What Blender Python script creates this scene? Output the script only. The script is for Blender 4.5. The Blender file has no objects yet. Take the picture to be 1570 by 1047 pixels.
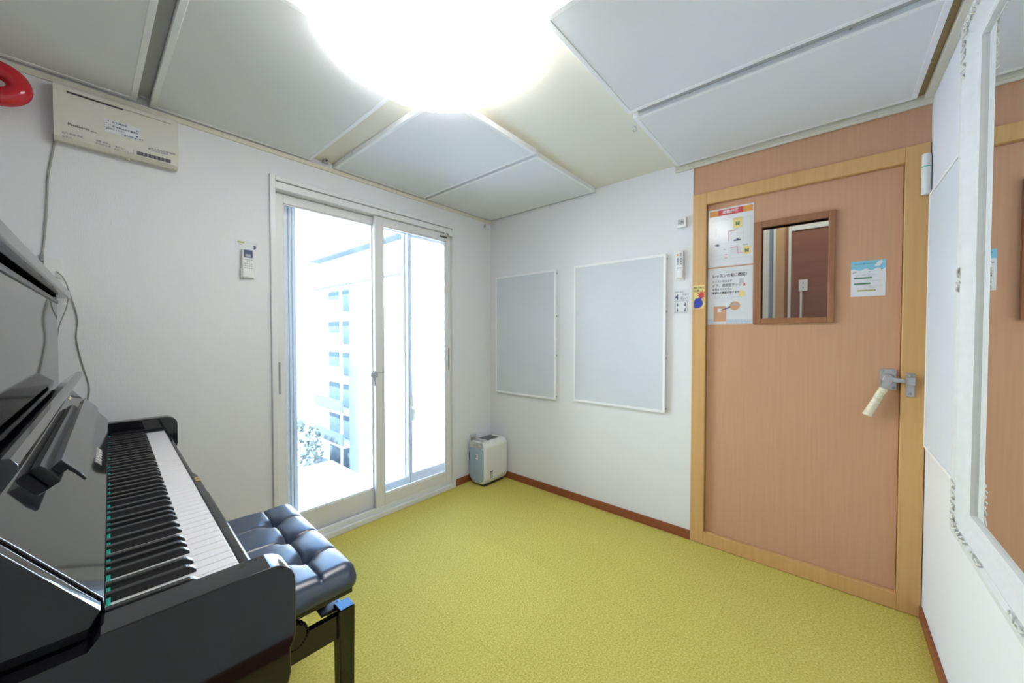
import bpy, bmesh, math, random
from mathutils import Vector, Matrix
random.seed(7)
SC = bpy.context.scene
COL = SC.collection
PI = math.pi

# ------------------------------------------------------------------ camera
cam_d = bpy.data.cameras.new('camera'); cam = bpy.data.objects.new('camera', cam_d); COL.objects.link(cam)
cam_d.sensor_width = 36.0; cam_d.sensor_fit = 'HORIZONTAL'
cam_d.lens = 563.96 / 1570 * 36.0
cam_d.clip_start = 0.02; cam_d.clip_end = 500
cam.location = (0, 0, 1.10)
yaw, pit = math.radians(40.728), math.radians(-1.157)
cam.rotation_euler = (PI / 2 + pit, 0, yaw - PI / 2)
SC.camera = cam

# ------------------------------------------------------------------ world, sun, exposure
w = bpy.data.worlds.new('world'); SC.world = w; w.use_nodes = True
wn = w.node_tree; bg = wn.nodes['Background']
tc = wn.nodes.new('ShaderNodeTexCoord'); sx = wn.nodes.new('ShaderNodeSeparateXYZ')
mr = wn.nodes.new('ShaderNodeMapRange'); mr.inputs[1].default_value = 0.29; mr.inputs[2].default_value = 0.42
rp = wn.nodes.new('ShaderNodeValToRGB')
rp.color_ramp.elements[0].color = (1.0, 1.0, 1.0, 1); rp.color_ramp.elements[1].color = (0.20, 0.45, 1.0, 1)
wn.links.new(tc.outputs['Generated'], sx.inputs[0]); wn.links.new(sx.outputs['Z'], mr.inputs[0])
wn.links.new(mr.outputs[0], rp.inputs[0]); wn.links.new(rp.outputs[0], bg.inputs[0])
bg.inputs[1].default_value = 10.0
sun_d = bpy.data.lights.new('sun', 'SUN'); sun = bpy.data.objects.new('sun', sun_d); COL.objects.link(sun)
sun_d.energy = 24.0; sun_d.angle = math.radians(3); sun_d.color = (1.0, 0.96, 0.9)
sun.rotation_euler = Vector((0.75, 0.35, -0.62)).to_track_quat('-Z', 'Y').to_euler()
pl_d = bpy.data.lights.new('window_portal', 'AREA'); pl = bpy.data.objects.new('window_portal', pl_d); COL.objects.link(pl)
pl_d.shape = 'RECTANGLE'; pl_d.size = 1.2; pl_d.size_y = 1.85; pl_d.cycles.is_portal = True
pl.location = (1.165, 2.30, 0.95); pl.rotation_euler = (-PI / 2, 0, 0)
SC.view_settings.view_transform = 'Standard'; SC.view_settings.look = 'None'
SC.view_settings.exposure = 0.55; SC.view_settings.gamma = 1.0; SC.view_settings.use_curve_mapping = False
LAMP_STRENGTH = 8.4
CORRIDOR_STRENGTH = 9.0

# ------------------------------------------------------------------ materials
def mat(name, col, rough=0.5, metal=0.0, spec=0.5, coat=0.0, noise=None, bump=None, emit=None, trans=0.0, sheen=0.0):
    m = bpy.data.materials.new(name); m.use_nodes = True
    nt = m.node_tree; b = nt.nodes['Principled BSDF']
    b.inputs['Base Color'].default_value = (*col, 1); b.inputs['Roughness'].default_value = rough
    b.inputs['Metallic'].default_value = metal; b.inputs['Specular IOR Level'].default_value = spec
    b.inputs['Coat Weight'].default_value = coat; b.inputs['Coat Roughness'].default_value = 0.03
    if trans: b.inputs['Transmission Weight'].default_value = trans
    if sheen: b.inputs['Sheen Weight'].default_value = sheen
    if emit:
        b.inputs['Emission Color'].default_value = (*emit[0], 1); b.inputs['Emission Strength'].default_value = emit[1]
    if noise:  # (scale vec, amount, second colour)
        sc, amt, c2 = noise
        t = nt.nodes.new('ShaderNodeTexCoord'); mp = nt.nodes.new('ShaderNodeMapping'); mp.inputs['Scale'].default_value = sc
        n = nt.nodes.new('ShaderNodeTexNoise'); n.inputs['Scale'].default_value = 1.0; n.inputs['Detail'].default_value = 5
        r = nt.nodes.new('ShaderNodeMapRange'); r.inputs[1].default_value = 0.35; r.inputs[2].default_value = 0.65; r.inputs[4].default_value = amt
        mx = nt.nodes.new('ShaderNodeMix'); mx.data_type = 'RGBA'
        mx.inputs[6].default_value = (*col, 1); mx.inputs[7].default_value = (*c2, 1)
        nt.links.new(t.outputs['Object'], mp.inputs[0]); nt.links.new(mp.outputs[0], n.inputs[0])
        nt.links.new(n.outputs[0], r.inputs[0]); nt.links.new(r.outputs[0], mx.inputs[0]); nt.links.new(mx.outputs[2], b.inputs['Base Color'])
    if bump:  # (scale vec, strength, distance)
        sc, st, di = bump
        t = nt.nodes.new('ShaderNodeTexCoord'); mp = nt.nodes.new('ShaderNodeMapping'); mp.inputs['Scale'].default_value = sc
        n = nt.nodes.new('ShaderNodeTexNoise'); n.inputs['Scale'].default_value = 1.0; n.inputs['Detail'].default_value = 3
        bp = nt.nodes.new('ShaderNodeBump'); bp.inputs['Strength'].default_value = st; bp.inputs['Distance'].default_value = di
        nt.links.new(t.outputs['Object'], mp.inputs[0]); nt.links.new(mp.outputs[0], n.inputs[0])
        nt.links.new(n.outputs[0], bp.inputs['Height']); nt.links.new(bp.outputs[0], b.inputs['Normal'])
    return m

M = {}
M['wall'] = mat('wallpaper', (0.79, 0.795, 0.82), 0.85, spec=0.2, noise=((260, 260, 40), 0.25, (0.76, 0.765, 0.79)), bump=((420, 420, 60), 0.25, 0.0015))
M['ceiling'] = mat('cream_ceiling', (0.82, 0.79, 0.69), 0.85, spec=0.2, noise=((1.2, 1.2, 1.2), 0.5, (0.79, 0.755, 0.64)))
M['cream_trim'] = mat('cream_trim', (0.70, 0.67, 0.56), 0.5)
M['panel'] = mat('panel_fabric', (0.80, 0.815, 0.835), 0.9, spec=0.15, noise=((1.5, 1.5, 1.5), 0.6, (0.775, 0.79, 0.81)), bump=((3, 3, 3), 0.25, 0.02))
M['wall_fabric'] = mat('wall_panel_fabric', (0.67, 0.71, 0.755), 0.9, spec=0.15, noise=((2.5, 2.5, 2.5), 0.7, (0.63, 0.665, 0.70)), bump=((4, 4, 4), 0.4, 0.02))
M['shade_grey'] = mat('shade_grey', (0.42, 0.42, 0.42), 0.8)  # flat grey standing in for shaded ceiling between the panels
M['panel_edge'] = mat('panel_edge', (0.87, 0.88, 0.90), 0.4)
M['gap_tan'] = mat('tan_gap_strip', (0.40, 0.30, 0.16), 0.7)
M['trim_white'] = mat('trim_white', (0.76, 0.77, 0.78), 0.35)
M['sash'] = mat('sash_white', (0.74, 0.74, 0.74), 0.35)
M['lock'] = mat('window_lock_metal', (0.42, 0.44, 0.47), 0.35, metal=0.4)
M['groove'] = mat('groove_grey', (0.33, 0.34, 0.36), 0.6)
M['alu'] = mat('aluminium', (0.55, 0.57, 0.62), 0.4, metal=0.2)
M['base'] = mat('baseboard', (0.30, 0.085, 0.035), 0.45, noise=((3, 3, 60), 0.6, (0.22, 0.06, 0.025)))
M['door'] = mat('door_veneer', (0.60, 0.345, 0.215), 0.55, spec=0.35, noise=((120, 120, 3.5), 0.6, (0.56, 0.31, 0.185)))
M['jamb'] = mat('light_wood', (0.66, 0.40, 0.165), 0.45, noise=((60, 60, 2.2), 0.8, (0.60, 0.345, 0.13)))
M['brown'] = mat('brown_wood', (0.34, 0.15, 0.065), 0.45, noise=((60, 60, 3), 0.7, (0.28, 0.12, 0.05)))
M['black'] = mat('black_polyester', (0.006, 0.006, 0.009), 0.04, spec=0.62)
M['black_satin'] = mat('black_satin', (0.012, 0.012, 0.015), 0.3)
M['key_white'] = mat('key_white', (0.82, 0.80, 0.82), 0.2)
M['key_black'] = mat('key_black', (0.008, 0.008, 0.01), 0.28)
M['felt'] = mat('green_felt', (0.015, 0.42, 0.32), 0.9)
M['letter'] = mat('pearl_letter', (0.86, 0.85, 0.78), 0.35)
M['brass'] = mat('brass', (0.75, 0.55, 0.2), 0.25, metal=1.0)
M['silver'] = mat('chrome', (0.72, 0.73, 0.76), 0.18, metal=1.0)
M['steel'] = mat('cast_zinc', (0.50, 0.50, 0.54), 0.38, metal=0.75)
M['leather'] = mat('black_leather', (0.018, 0.038, 0.085), 0.34, spec=1.0, bump=((300, 300, 300), 0.15, 0.001))
M['mirror'] = mat('mirror_glass', (0.88, 0.90, 0.89), 0.0, metal=1.0)
M['mirror_frame'] = mat('whitewashed_frame', (0.66, 0.67, 0.67), 0.55, noise=((40, 40, 40), 0.5, (0.60, 0.605, 0.59)))
M['ornament'] = mat('aged_ornament', (0.66, 0.665, 0.65), 0.6, noise=((120, 120, 120), 0.7, (0.54, 0.52, 0.46)))
M['heater'] = mat('cream_plastic', (0.68, 0.665, 0.585), 0.4)
M['plastic'] = mat('white_plastic', (0.78, 0.79, 0.79), 0.35)
M['ivory'] = mat('ivory_plastic', (0.76, 0.72, 0.55), 0.45)
M['paper'] = mat('paper_white', (0.74, 0.75, 0.78), 0.5)
M['laminate'] = mat('laminated_paper', (0.72, 0.735, 0.76), 0.16, spec=0.6)
M['ink'] = mat('ink_black', (0.03, 0.03, 0.04), 0.5)
M['grey'] = mat('ink_grey', (0.30, 0.31, 0.34), 0.5)
M['ltgrey'] = mat('ink_light_grey', (0.50, 0.51, 0.54), 0.5)
M['red'] = mat('ink_red', (0.62, 0.06, 0.07), 0.4)
M['orange'] = mat('ink_orange', (0.75, 0.32, 0.05), 0.4)
M['yellow'] = mat('ink_yellow', (0.80, 0.66, 0.25), 0.5)
M['blue'] = mat('ink_blue', (0.03, 0.06, 0.42), 0.4)
M['sky_ink'] = mat('ink_sky_blue', (0.22, 0.55, 0.72), 0.4)
M['green'] = mat('ink_green', (0.04, 0.16, 0.09), 0.5)
M['lime'] = mat('ink_olive', (0.36, 0.38, 0.10), 0.5)
M['navy'] = mat('navy_plastic', (0.04, 0.06, 0.14), 0.3)
M['lcd'] = mat('lcd_grey', (0.42, 0.44, 0.44), 0.25)
M['slot'] = mat('dark_slot', (0.05, 0.05, 0.055), 0.6)
M['cord'] = mat('cord_grey', (0.34, 0.33, 0.31), 0.5)
M['cord_dark'] = mat('cord_dark', (0.10, 0.08, 0.07), 0.5)
M['balloon'] = mat('red_plastic', (0.55, 0.010, 0.022), 0.14, spec=0.6)
M['purifier'] = mat('purifier_white', (0.76, 0.77, 0.75), 0.3)
M['purifier_front'] = mat('silver_blue_plastic', (0.40, 0.52, 0.66), 0.25, metal=0.25)
M['corr_red'] = mat('red_brown_board', (0.27, 0.095, 0.055), 0.5, noise=((3, 3, 30), 0.7, (0.21, 0.07, 0.04)))
M['corr_white'] = mat('corridor_white', (0.75, 0.76, 0.72), 0.6)
M['corr_blue'] = mat('corridor_blue_grey', (0.25, 0.33, 0.42), 0.5)
M['tan'] = mat('corridor_tan', (0.55, 0.34, 0.17), 0.5)
M['bld'] = mat('facade_white', (0.80, 0.82, 0.84), 0.8)
M['bld_tile'] = mat('facade_pale_blue', (0.062, 0.082, 0.092), 0.9, spec=0.1)
M['bld_glass'] = mat('facade_window', (0.052, 0.080, 0.104), 0.9, spec=0.1)
M['bld_roof'] = mat('flat_roof', (0.80, 0.80, 0.80), 0.8)
M['leaf'] = mat('leaf_green', (0.065, 0.085, 0.085), 0.9)
M['ground'] = mat('street_ground', (0.62, 0.64, 0.66), 0.9)
M['lamp'] = mat('lamp_dome', (0.85, 0.85, 0.85), 0.4, emit=((1.0, 0.99, 0.985), LAMP_STRENGTH))
M['corr_fill'] = mat('corridor_fill', (0.85, 0.85, 0.85), 0.4, emit=((1.0, 0.97, 0.92), CORRIDOR_STRENGTH))  # glow of the added corridor fill

def glass_mat(name, tint, frost=0.0):
    m = bpy.data.materials.new(name); m.use_nodes = True; nt = m.node_tree; nt.nodes.clear()
    o = nt.nodes.new('ShaderNodeOutputMaterial'); tr = nt.nodes.new('ShaderNodeBsdfTransparent'); gl = nt.nodes.new('ShaderNodeBsdfGlossy')
    fr = nt.nodes.new('ShaderNodeFresnel'); mx = nt.nodes.new('ShaderNodeMixShader')
    fr.inputs[0].default_value = 1.45; gl.inputs['Roughness'].default_value = 0.02; tr.inputs[0].default_value = (*tint, 1)
    src = tr.outputs[0]
    if frost:
        tl = nt.nodes.new('ShaderNodeBsdfTranslucent'); tl.inputs[0].default_value = (*tint, 1)
        m2 = nt.nodes.new('ShaderNodeMixShader'); m2.inputs[0].default_value = frost
        nt.links.new(tr.outputs[0], m2.inputs[1]); nt.links.new(tl.outputs[0], m2.inputs[2]); src = m2.outputs[0]
    nt.links.new(fr.outputs[0], mx.inputs[0]); nt.links.new(src, mx.inputs[1]); nt.links.new(gl.outputs[0], mx.inputs[2])
    nt.links.new(mx.outputs[0], o.inputs[0]); return m
M['glass'] = glass_mat('clear_glass', (0.96, 0.985, 0.98))
M['frost'] = glass_mat('frosted_glass', (0.97, 0.95, 0.90), 0.85)

def carpet():
    m = bpy.data.materials.new('carpet'); m.use_nodes = True; nt = m.node_tree; b = nt.nodes['Principled BSDF']
    b.inputs['Roughness'].default_value = 1.0; b.inputs['Specular IOR Level'].default_value = 0.1
    t = nt.nodes.new('ShaderNodeTexCoord')
    n = nt.nodes.new('ShaderNodeTexNoise'); n.inputs['Scale'].default_value = 150; n.inputs['Detail'].default_value = 6; n.inputs['Roughness'].default_value = 0.7
    r = nt.nodes.new('ShaderNodeValToRGB'); e = r.color_ramp.elements
    e[0].position = 0.38; e[0].color = (0.53, 0.43, 0.065, 1); e[1].position = 0.62; e[1].color = (0.72, 0.645, 0.185, 1)
    # carpet tiles 0.5 m: each tile a hair lighter or darker, thin seams
    br = nt.nodes.new('ShaderNodeTexBrick'); br.offset = 0.0; br.inputs['Scale'].default_value = 1.0
    br.inputs['Brick Width'].default_value = 0.5; br.inputs['Row Height'].default_value = 0.5
    br.inputs['Mortar Size'].default_value = 0.0012; br.inputs['Color1'].default_value = (0.96, 0.96, 0.96, 1); br.inputs['Color2'].default_value = (1, 1, 1, 1)
    br.inputs['Mortar'].default_value = (0.86, 0.86, 0.84, 1)
    mp = nt.nodes.new('ShaderNodeMapping'); mp.inputs['Location'].default_value = (0.1, 0.19, 0)
    mx = nt.nodes.new('ShaderNodeMix'); mx.data_type = 'RGBA'; mx.blend_type = 'MULTIPLY'; mx.inputs[0].default_value = 1
    bp = nt.nodes.new('ShaderNodeBump'); bp.inputs['Strength'].default_value = 0.5; bp.inputs['Distance'].default_value = 0.004
    nt.links.new(t.outputs['Object'], n.inputs[0]); nt.links.new(n.outputs[0], r.inputs[0])
    nt.links.new(t.outputs['Object'], mp.inputs[0]); nt.links.new(mp.outputs[0], br.inputs[0])
    nt.links.new(r.outputs[0], mx.inputs[6]); nt.links.new(br.outputs[0], mx.inputs[7]); nt.links.new(mx.outputs[2], b.inputs['Base Color'])
    nt.links.new(n.outputs[0], bp.inputs['Height']); nt.links.new(bp.outputs[0], b.inputs['Normal'])
    return m
M['carpet'] = carpet()

# ------------------------------------------------------------------ mesh helpers
def B(): return bmesh.new()
def box(bm, x0, x1, y0, y1, z0, z1, bev=0.0, seg=2):
    x0, x1 = sorted((x0, x1)); y0, y1 = sorted((y0, y1)); z0, z1 = sorted((z0, z1))
    t = bmesh.new(); bmesh.ops.create_cube(t, size=1.0)
    for v in t.verts:
        v.co = Vector(((x0 + x1) / 2 + v.co.x * (x1 - x0), (y0 + y1) / 2 + v.co.y * (y1 - y0), (z0 + z1) / 2 + v.co.z * (z1 - z0)))
    if bev: bmesh.ops.bevel(t, geom=t.edges[:], offset=bev, segments=seg, profile=0.5, affect='EDGES')
    merge(bm, t); return bm
def merge(bm, t, mtx=None):
    if mtx is not None: t.transform(mtx)
    me = bpy.data.meshes.new('tmp'); t.to_mesh(me); t.free(); bm.from_mesh(me); bpy.data.meshes.remove(me)
def prism(bm, pts, axis, a0, a1, bev=0.0, seg=2):
    """polygon pts in the two remaining axes (cyclic order: x->(y,z), y->(x,z), z->(x,y)) extruded along axis"""
    t = bmesh.new()
    def P(p, a):
        return Vector((a, p[0], p[1])) if axis == 'x' else Vector((p[0], a, p[1])) if axis == 'y' else Vector((p[0], p[1], a))
    v0 = [t.verts.new(P(p, a0)) for p in pts]; v1 = [t.verts.new(P(p, a1)) for p in pts]
    n = len(pts); f0 = t.faces.new(v0); f1 = t.faces.new(v1[::-1])
    for i in range(n): t.faces.new((v0[i], v1[i], v1[(i + 1) % n], v0[(i + 1) % n]))
    bmesh.ops.recalc_face_normals(t, faces=t.faces[:])
    if bev:
        ed = [e for e in t.edges if e.is_valid and abs((e.verts[0].co - e.verts[1].co).dot(Vector((axis == 'x', axis == 'y', axis == 'z')))) < 1e-7]
        bmesh.ops.bevel(t, geom=ed, offset=bev, segments=seg, profile=0.5, affect='EDGES')
    merge(bm, t); return bm
def tube(bm, pts, r, n=8, cyc=False):
    pts = [Vector(p) for p in pts]; t = bmesh.new(); rings = []
    N = len(pts); up = Vector((0, 0, 1))
    prev = None
    for i, p in enumerate(pts):
        if cyc: d = pts[(i + 1) % N] - pts[i - 1]
        else: d = pts[min(i + 1, N - 1)] - pts[max(i - 1, 0)]
        d.normalize()
        if prev is None: a = d.cross(up if abs(d.z) < 0.95 else Vector((1, 0, 0)))
        else: a = prev - d * prev.dot(d)
        a.normalize(); prev = a; b = d.cross(a)
        rr = r[i] if isinstance(r, (list, tuple)) else r
        rings.append([t.verts.new(p + (a * math.cos(2 * PI * k / n) + b * math.sin(2 * PI * k / n)) * rr) for k in range(n)])
    rng = range(N if cyc else N - 1)
    for i in rng:
        A, C = rings[i], rings[(i + 1) % N]
        for k in range(n): t.faces.new((A[k], A[(k + 1) % n], C[(k + 1) % n], C[k]))
    if not cyc: t.faces.new(rings[0][::-1]); t.faces.new(rings[-1])
    bmesh.ops.recalc_face_normals(t, faces=t.faces[:]); merge(bm, t); return bm
def curve(pts, n=8):
    """Catmull-Rom through pts"""
    P = [Vector(p) for p in pts]; out = []
    for i in range(len(P) - 1):
        p0 = P[max(i - 1, 0)]; p1 = P[i]; p2 = P[i + 1]; p3 = P[min(i + 2, len(P) - 1)]
        for k in range(n):
            u = k / n
            out.append(0.5 * ((2 * p1) + (-p0 + p2) * u + (2 * p0 - 5 * p1 + 4 * p2 - p3) * u * u + (-p0 + 3 * p1 - 3 * p2 + p3) * u ** 3))
    out.append(P[-1]); return out
def lathe(bm, prof, n=48, center=(0, 0, 0), mtx=None):
    t = bmesh.new(); rings = []
    for r, z in prof:
        if r < 1e-6: rings.append([t.verts.new((0, 0, z))])
        else: rings.append([t.verts.new((r * math.cos(2 * PI * k / n), r * math.sin(2 * PI * k / n), z)) for k in range(n)])
    for i in range(len(rings) - 1):
        A, C = rings[i], rings[i + 1]
        for k in range(n):
            if len(A) == 1 and len(C) == 1: continue
            if len(A) == 1: t.faces.new((A[0], C[(k + 1) % n], C[k]))
            elif len(C) == 1: t.faces.new((A[k], A[(k + 1) % n], C[0]))
            else: t.faces.new((A[k], A[(k + 1) % n], C[(k + 1) % n], C[k]))
    bmesh.ops.recalc_face_normals(t, faces=t.faces[:])
    mm = Matrix.Translation(center)
    if mtx is not None: mm = mm @ mtx
    merge(bm, t, mm); return bm
def obj(name, bm, m, parent=None, smooth=None):
    me = bpy.data.meshes.new(name); bm.to_mesh(me); bm.free()
    me.materials.append(M[m] if isinstance(m, str) else m)
    o = bpy.data.objects.new(name, me); COL.objects.link(o)
    if parent is not None: o.parent = parent
    if smooth is not None:
        for p in me.polygons: p.use_smooth = True
        if smooth < 180:
            try: me.set_sharp_from_angle(angle=math.radians(smooth))
            except Exception: pass
            wnm = o.modifiers.new('wn', 'WEIGHTED_NORMAL'); wnm.keep_sharp = True; wnm.weight = 90
    return o
def tag(o, label, cat, group=None):
    o['label'] = label; o['category'] = cat
    if group: o['group'] = group
    return o
def empty(name, loc=(0, 0, 0), rz=0.0):
    o = bpy.data.objects.new(name, None); o.empty_display_size = 0.05; COL.objects.link(o)
    o.location = loc; o.rotation_euler = (0, 0, rz); return o
def thing(name, label, cat, loc=(0, 0, 0), rz=0.0, group=None): return tag(empty(name, loc, rz), label, cat, group)
def struct(o): o['kind'] = 'structure'; return o
def local(parent, bm):
    """bm built in world coordinates, brought into parent's local frame"""
    mw = Matrix.Translation(parent.location) @ parent.rotation_euler.to_matrix().to_4x4()
    bm.transform(mw.inverted()); return bm
def part(name, bm, m, parent, smooth=None, label=None):
    o = obj(name, bm, m, parent, smooth)
    if label: o['label'] = label
    return o
# flat boards on walls: frames whose u runs to the viewer's right, v up, w out of the wall
FR = {'D': lambda x: Matrix(((0, 0, -1, x), (-1, 0, 0, 0), (0, 1, 0, 0), (0, 0, 0, 1))),
      'W': lambda y: Matrix(((1, 0, 0, 0), (0, 0, -1, y), (0, 1, 0, 0), (0, 0, 0, 1)))}
def txt(bm, body, size, u, v, wz=0.0004, align='LEFT', bold=0.0, sx=1.0, extr=0.00012, mtx=None):
    c = bpy.data.curves.new('t', 'FONT'); c.body = body; c.size = size; c.align_x = align; c.extrude = extr; c.offset = bold
    c.resolution_u = 2
    o = bpy.data.objects.new('t', c); COL.objects.link(o)
    bpy.context.view_layer.update()
    me = bpy.data.meshes.new_from_object(o.evaluated_get(bpy.context.evaluated_depsgraph_get()))
    t = bmesh.new(); t.from_mesh(me)
    mm = Matrix.Translation((u, v, wz)) @ Matrix.Diagonal((sx, 1, 1, 1))
    if mtx is not None: mm = mtx @ mm
    merge(bm, t, mm)
    bpy.data.objects.remove(o); bpy.data.curves.remove(c); bpy.data.meshes.remove(me)
def rect(bm, u0, u1, v0, v1, w0=0.0003, w1=0.0005): box(bm, u0, u1, v0, v1, w0, w1)
def poly(bm, pts, w0=0.0003, w1=0.0005): prism(bm, pts, 'z', w0, w1)
class Sheet:
    """a thing lying on a wall; children built in (u, v, w)"""
    def __init__(s, name, label, cat, wall, plane, uc, vc, group=None):
        s.e = tag(empty(name), label, cat, group)
        m = FR[wall](plane); p = m @ Vector((uc, vc, 0)); s.m = m.to_3x3().to_4x4()
        s.e.location = p; s.e.rotation_mode = 'XYZ'; s.e.rotation_euler = s.m.to_euler()
    def part(s, name, bm, m, smooth=None, label=None, parent=None): return part(name, bm, m, parent or s.e, smooth, label)

# ------------------------------------------------------------------ room constants
XP, XD, YM, YW, ZC, ZP = -0.52, 2.101, -0.286, 2.029, 2.010, 1.986
WX0, WX1, WZ1 = 0.600, 1.715, 1.845     # window opening

# ---- setting
bm = B(); box(bm, XP - .05, XD + .02, YM - .05, YW + .25, -0.06, 0.0); struct(obj('floor', bm, 'carpet'))
bm = B(); box(bm, XP - .05, XD + .02, YM - .05, YW + .25, ZC, ZC + .06); struct(obj('ceiling', bm, 'ceiling'))
bm = B()
box(bm, XP - .05, WX0, YW, YW + .22, 0, ZC); box(bm, WX1, XD + .12, YW, YW + .10, 0, ZC); box(bm, 2.02, XD + .12, YW + .10, YW + .22, 0, ZC); box(bm, WX0, WX1, YW, YW + .22, WZ1, ZC); box(bm, WX1, 2.02, YW + .10, YW + .22, WZ1, ZC)
struct(obj('wall_left', bm, 'wall'))
bm = B(); box(bm, XP - .05, XP, YM - .05, YW, 0, ZC); struct(obj('wall_front', bm, 'wall'))
bm = B(); box(bm, XP, XD + .12, YM - .05, YM, 0, ZC); struct(obj('wall_right', bm, 'wall'))
bm = B(); box(bm, XD, XD + .12, 0.549, YW, 0, ZC); struct(obj('wall_back', bm, 'wall'))
bm = B(); box(bm, XD + .004, XD + .12, YM, 0.549, 1.826, ZC); struct(obj('trim_1', bm, 'door'))
bm = B(); box(bm, XD - .012, XD, YM, .640, 1.968, ZC, .002); box(bm, XD - .020, XD - .012, YM, .625, 1.978, ZC, .001); struct(obj('trim_2', bm, 'cream_trim'))
bm = B(); box(bm, XP, XD - .02, YM, YM + .024, 1.984, ZC, .002); struct(obj('trim_3', bm, 'cream_trim'))
bm = B(); box(bm, XP, XD - .02, YM + .024, YM + .045, ZC - .006, ZC); struct(obj('trim_9', bm, 'gap_tan'))
bm = B(); box(bm, XP, XD, YW - .007, YW, 1.962, 1.984, .002); struct(obj('trim_4', bm, 'cream_trim'))
bm = B(); box(bm, .1435, .1765, 1.10, YW - .03, ZC - .005, ZC); struct(obj('gap_shade_1', bm, 'shade_grey'))  # grey strip paints the shade in the ceiling gap above the heater
bm = B(); box(bm, 1.4485, 1.4885, YM + .05, .60, ZC - .008, ZC); struct(obj('gap_shade_2', bm, 'shade_grey'))  # same painted shade, in the gap between the two door-side panels
# baseboards
def baseboard(name, x0, x1, y0, y1):
    bm = B(); box(bm, x0, x1, y0, y1, 0, 0.051, .0025); struct(obj(name, bm, 'base'))
baseboard('baseboard_back', XD - .008, XD, 0.549, YW)
baseboard('baseboard_left', 1.735, XD - .008, YW - .008, YW)
baseboard('baseboard_right', XP, XD - .012, YM, YM + .008)
baseboard('baseboard_front', XP, XP + .008, YM + .008, YW)

# ---- inner window (window_1)
win = struct(empty('window_1', ((WX0 + WX1) / 2, YW, 0)))
bm = B()
for a in ((.583, .607, 0, 1.863), (1.700, 1.728, 0, 1.863)): box(bm, a[0], a[1], YW - .014, YW + .075, a[2], a[3], .003)
box(bm, .607, 1.700, YW - .014, YW + .075, 1.838, 1.863, .003)
box(bm, .607, 1.700, YW - .012, YW + .075, 1.800, 1.834, .002)
box(bm, .607, 1.700, YW - .014, YW + .080, 0, .030, .003)
box(bm, .607, 1.700, YW + .004, YW + .022, .030, .058, .003)
box(bm, .607, 1.700, YW + .060, YW + .075, .030, .050, .002)
part('window_frame', local(win, bm), 'trim_white', win)
def sash(x0, x1, y0, y1, z0, z1, gl, gr, gb, gt, m='sash'):
    bm = B()
    box(bm, x0, gl, y0, y1, z0, z1, .002); box(bm, gr, x1, y0, y1, z0, z1, .002)
    box(bm, gl, gr, y0, y1, z0, gb, .002); box(bm, gl, gr, y0, y1, gt, z1, .002)
    # glazing bead
    for (a, b, c, d) in ((gl, gl + .006, gb, gt), (gr - .006, gr, gb, gt), (gl, gr, gb, gb + .006), (gl, gr, gt - .006, gt)):
        box(bm, a, b, y0 + .006, y1 - .006, c, d)
    s = part('sash', local(win, bm), m, win)
    g = B(); ym = (y0 + y1) / 2; box(g, gl + .002, gr - .002, ym - .0015, ym + .0015, gb + .002, gt - .002)
    part('glass_pane', local(win, g), 'glass', s)
    return s
s1 = sash(.609, 1.180, YW + .040, YW + .062, .034, 1.798, .655, 1.128, .165, 1.752)   # rear, left
s2 = sash(1.123, 1.698, YW + .006, YW + .030, .058, 1.798, 1.180, 1.655, .125, 1.750) # front, right
bm = B(); box(bm, .626, .634, YW + .034, YW + .040, .80, .96, .002); part('finger_pull', local(win, bm), 'groove', s1)
bm = B(); box(bm, 1.672, 1.680, YW + .001, YW + .006, .85, 1.0, .002); part('finger_pull', local(win, bm), 'groove', s2)
# crescent lock on the meeting stile with a hanging key lever
bm = B()
box(bm, 1.112, 1.136, YW + .000, YW + .012, .842, .872, .003)
lathe(bm, [(0, 0), (.016, 0), (.016, .012), (.010, .020), (0, .020)], 20, (1.108, YW + .004, .858), Matrix.Rotation(PI / 2, 4, 'X'))
tube(bm, [(1.102 + .017 * math.cos(a), YW - .012, .862 + .019 * math.sin(a)) for a in [2 * PI * k / 14 for k in range(14)]], .0042, 6, True)
tube(bm, [(1.104, YW - .012, .856), (1.106, YW - .013, .83), (1.109, YW - .012, .795)], [.006, .005, .006], 8)
tube(bm, [(1.14, YW + .003, .872), (1.155, YW + .001, .868), (1.170, YW + .003, .873), (1.182, YW + .004, .872)], .0022, 6)
part('crescent_lock', local(win, bm), 'lock', win, 40)
# little bolt and latch at the top right corner
bm = B(); box(bm, 1.60, 1.66, YW - .003, YW + .006, 1.768, 1.778, .002); part('top_bolt', local(win, bm), 'cord_dark', win)
bm = B(); box(bm, 1.665, 1.700, YW - .016, YW + .004, 1.785, 1.812, .003); box(bm, 1.625, 1.64, YW - .016, YW - .012, 1.79, 1.83, .001)
part('top_latch', local(win, bm), 'trim_white', win)

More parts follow.
